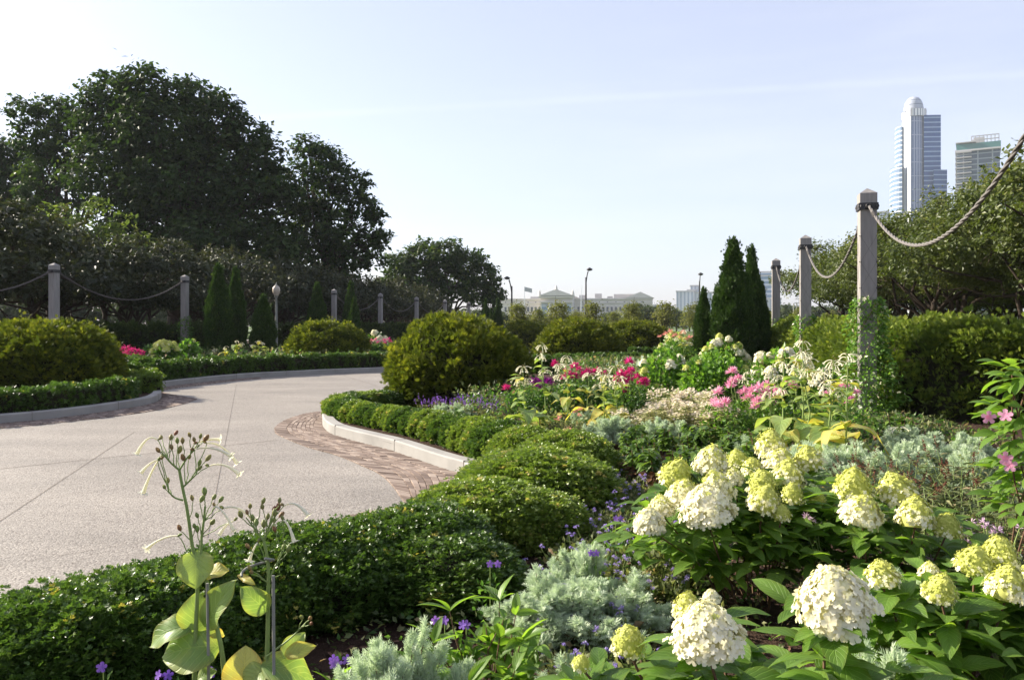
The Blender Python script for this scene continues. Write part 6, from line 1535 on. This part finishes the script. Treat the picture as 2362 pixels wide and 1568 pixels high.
# mandevilla at the right edge
def mandevilla():
    Y = 3.6; p = W(2338, 850, Y); h = p[2] - BED; t = thing('mandevilla_vine', 'glossy vine with pink trumpets cut by the right edge', 'climber', (p[0], Y, BED))
    lf, st = MB(), MB()
    for k in range(5):
        u = np.linspace(0, 1, 16); st.tube(np.c_[.05 * np.cos(u * 7 + k) + .05, .05 * np.sin(u * 7 + k), u * h], .004, 5, 0)
    for i in range(340):
        z = rng.uniform(.5, 1.02) * h; a = rng.uniform(0, TAU); b = np.array([.08 + math.cos(a) * .05, math.sin(a) * .05, z]); L = rng.uniform(.065, .105); d = np.array([math.cos(a), math.sin(a), rng.uniform(-.6, .5)])
        b = b + d * rng.uniform(0, .11); bigleaf(lf, b, b + d * L, (rng.normal(0, .3), rng.normal(0, .3), 1), L * .55, .05, 0, None, .02, .15, .2, 1.0, 7, 5)
    lf.build('leaves', ['hydv'], t); st.build('stems', ['bstem'], t)
    for px, py in ((2280, 962), (2318, 958), (2318, 1056), (2328, 1072)):
        q = W(px, py, Y - .17) - np.array([p[0], Y, BED]); f = MB(); nrm = unit(np.array([-.5, -1, .3 + rng.normal(0, .2)]))
        f.leaves([q], [unit(np.cross(nrm, [0, 0, 1.0]))], [nrm], .03, FLORET5, 0, .5); f.tube([q - nrm * .045, q - nrm * .01, q + nrm * .002], [.003, .006, .012], 7, 0, .2, False)
        f.build('flower', ['pink'], t); 
    limb(st, (0, 0, h * .6), (0, 0, h * .7), .003, .003)
mandevilla()

# general low leafy filler in the bed, small green seedlings between the named plants
fm_ = MB()
n = 17000
X_, Y_ = rng.uniform(-2, 8.5, n), rng.uniform(2.4, 24, n)
left = np.interp(Y_, [2.4, 4.45, 5.3, 6.3, 7.3, 8.4, 9.9, 12.5, 14, 16, 20, 27], [-1.5, -.35, .15, .6, .9, .8, .3, -1.0, -.6, 1.2, 1.2, 2.2]); right = np.interp(Y_, [2.4, 5, 7, 9, 12, 13, 20, 27], [4.5, 5.5, 6.0, 6.2, 6.3, 5.4, 6.9, 8.3])
ptch = np.sin(X_ * 2.1 + Y_ * .9) + np.sin(X_ * 1.1 - Y_ * 1.7 + 2) + np.sin(X_ * 3.7 + Y_ * 2.3)
ok = (X_ > left) & (X_ < right) & ((ptch > -.5) | (Y_ > 9.5))
X_, Y_ = X_[ok], Y_[ok]; n = len(X_); hh = np.interp(Y_, [2.4, 6, 9, 12, 16, 27], [.10, .13, .26, .46, .55, .55]) * np.where((X_ > 4.2) & (Y_ < 14), .35, 1)
for rep in range(6):
    Z_ = rng.random(n) * hh
    fm_.leaves(np.c_[X_ + rng.normal(0, .07, n), Y_ + rng.normal(0, .07, n), Z_], rdir(n, 0), rdir(n, 0), np.interp(Y_, [3, 9, 27], [.035, .06, .14]) * rng.uniform(.6, 1.3, n), LEAF2, np.where(rng.random(n) < .3, 1, 0))
tag(fm_.build('undergrowth', ['cover', 'hyd'], loc=(0, 0, BED)), 'low mixed green foliage between the bed plants', kind='stuff')
fl_ = MB(); n = 9000; X_ = rng.uniform(-20, -2, n); Y_ = rng.uniform(19, 62, n)
ok = (X_ < np.interp(Y_, [19, 22, 25, 30, 45, 62], [-11.8, -11.2, -9.2, -5.0, -2.6, -1.2])) & (X_ > np.interp(Y_, [19, 28, 35, 62], [-18, -15.4, -13.6, -6.6])); X_, Y_ = X_[ok], Y_[ok]; n = len(X_)
for rep in range(3):
    fl_.leaves(np.c_[X_, Y_, rng.random(n) * .55], rdir(n, 0), rdir(n, 0), .16 * rng.uniform(.6, 1.3, n), LEAF2, np.where(rng.random(n) < .3, 1, 0))
tag(fl_.build('undergrowth', ['cover', 'hyd'], loc=(0, 0, BED)), 'low mixed foliage of the left bed', kind='stuff')

# ------------------------------------------------------------------ haze
hz = MB(); hz.box((100, 530, 119.5), (1560, 1120, 241))
ho = hz.build('haze', ['lawn'])
hm = bpy.data.materials.new('haze_air'); hm.use_nodes = True
hn, hl = hm.node_tree.nodes, hm.node_tree.links
hn.remove(hn["Principled BSDF"])
pv = hn.new("ShaderNodeVolumePrincipled"); pv.inputs['Color'].default_value = (.86, .91, 1.0, 1); pv.inputs['Density'].default_value = .00014; pv.inputs['Anisotropy'].default_value = .1
hl.new(pv.outputs[0], hn["Material Output"].inputs['Volume'])
ho.data.materials.clear(); ho.data.materials.append(hm)
tag(ho, kind='stuff')
for o in list(bpy.data.objects):
    if 'used' in o: del o['used']
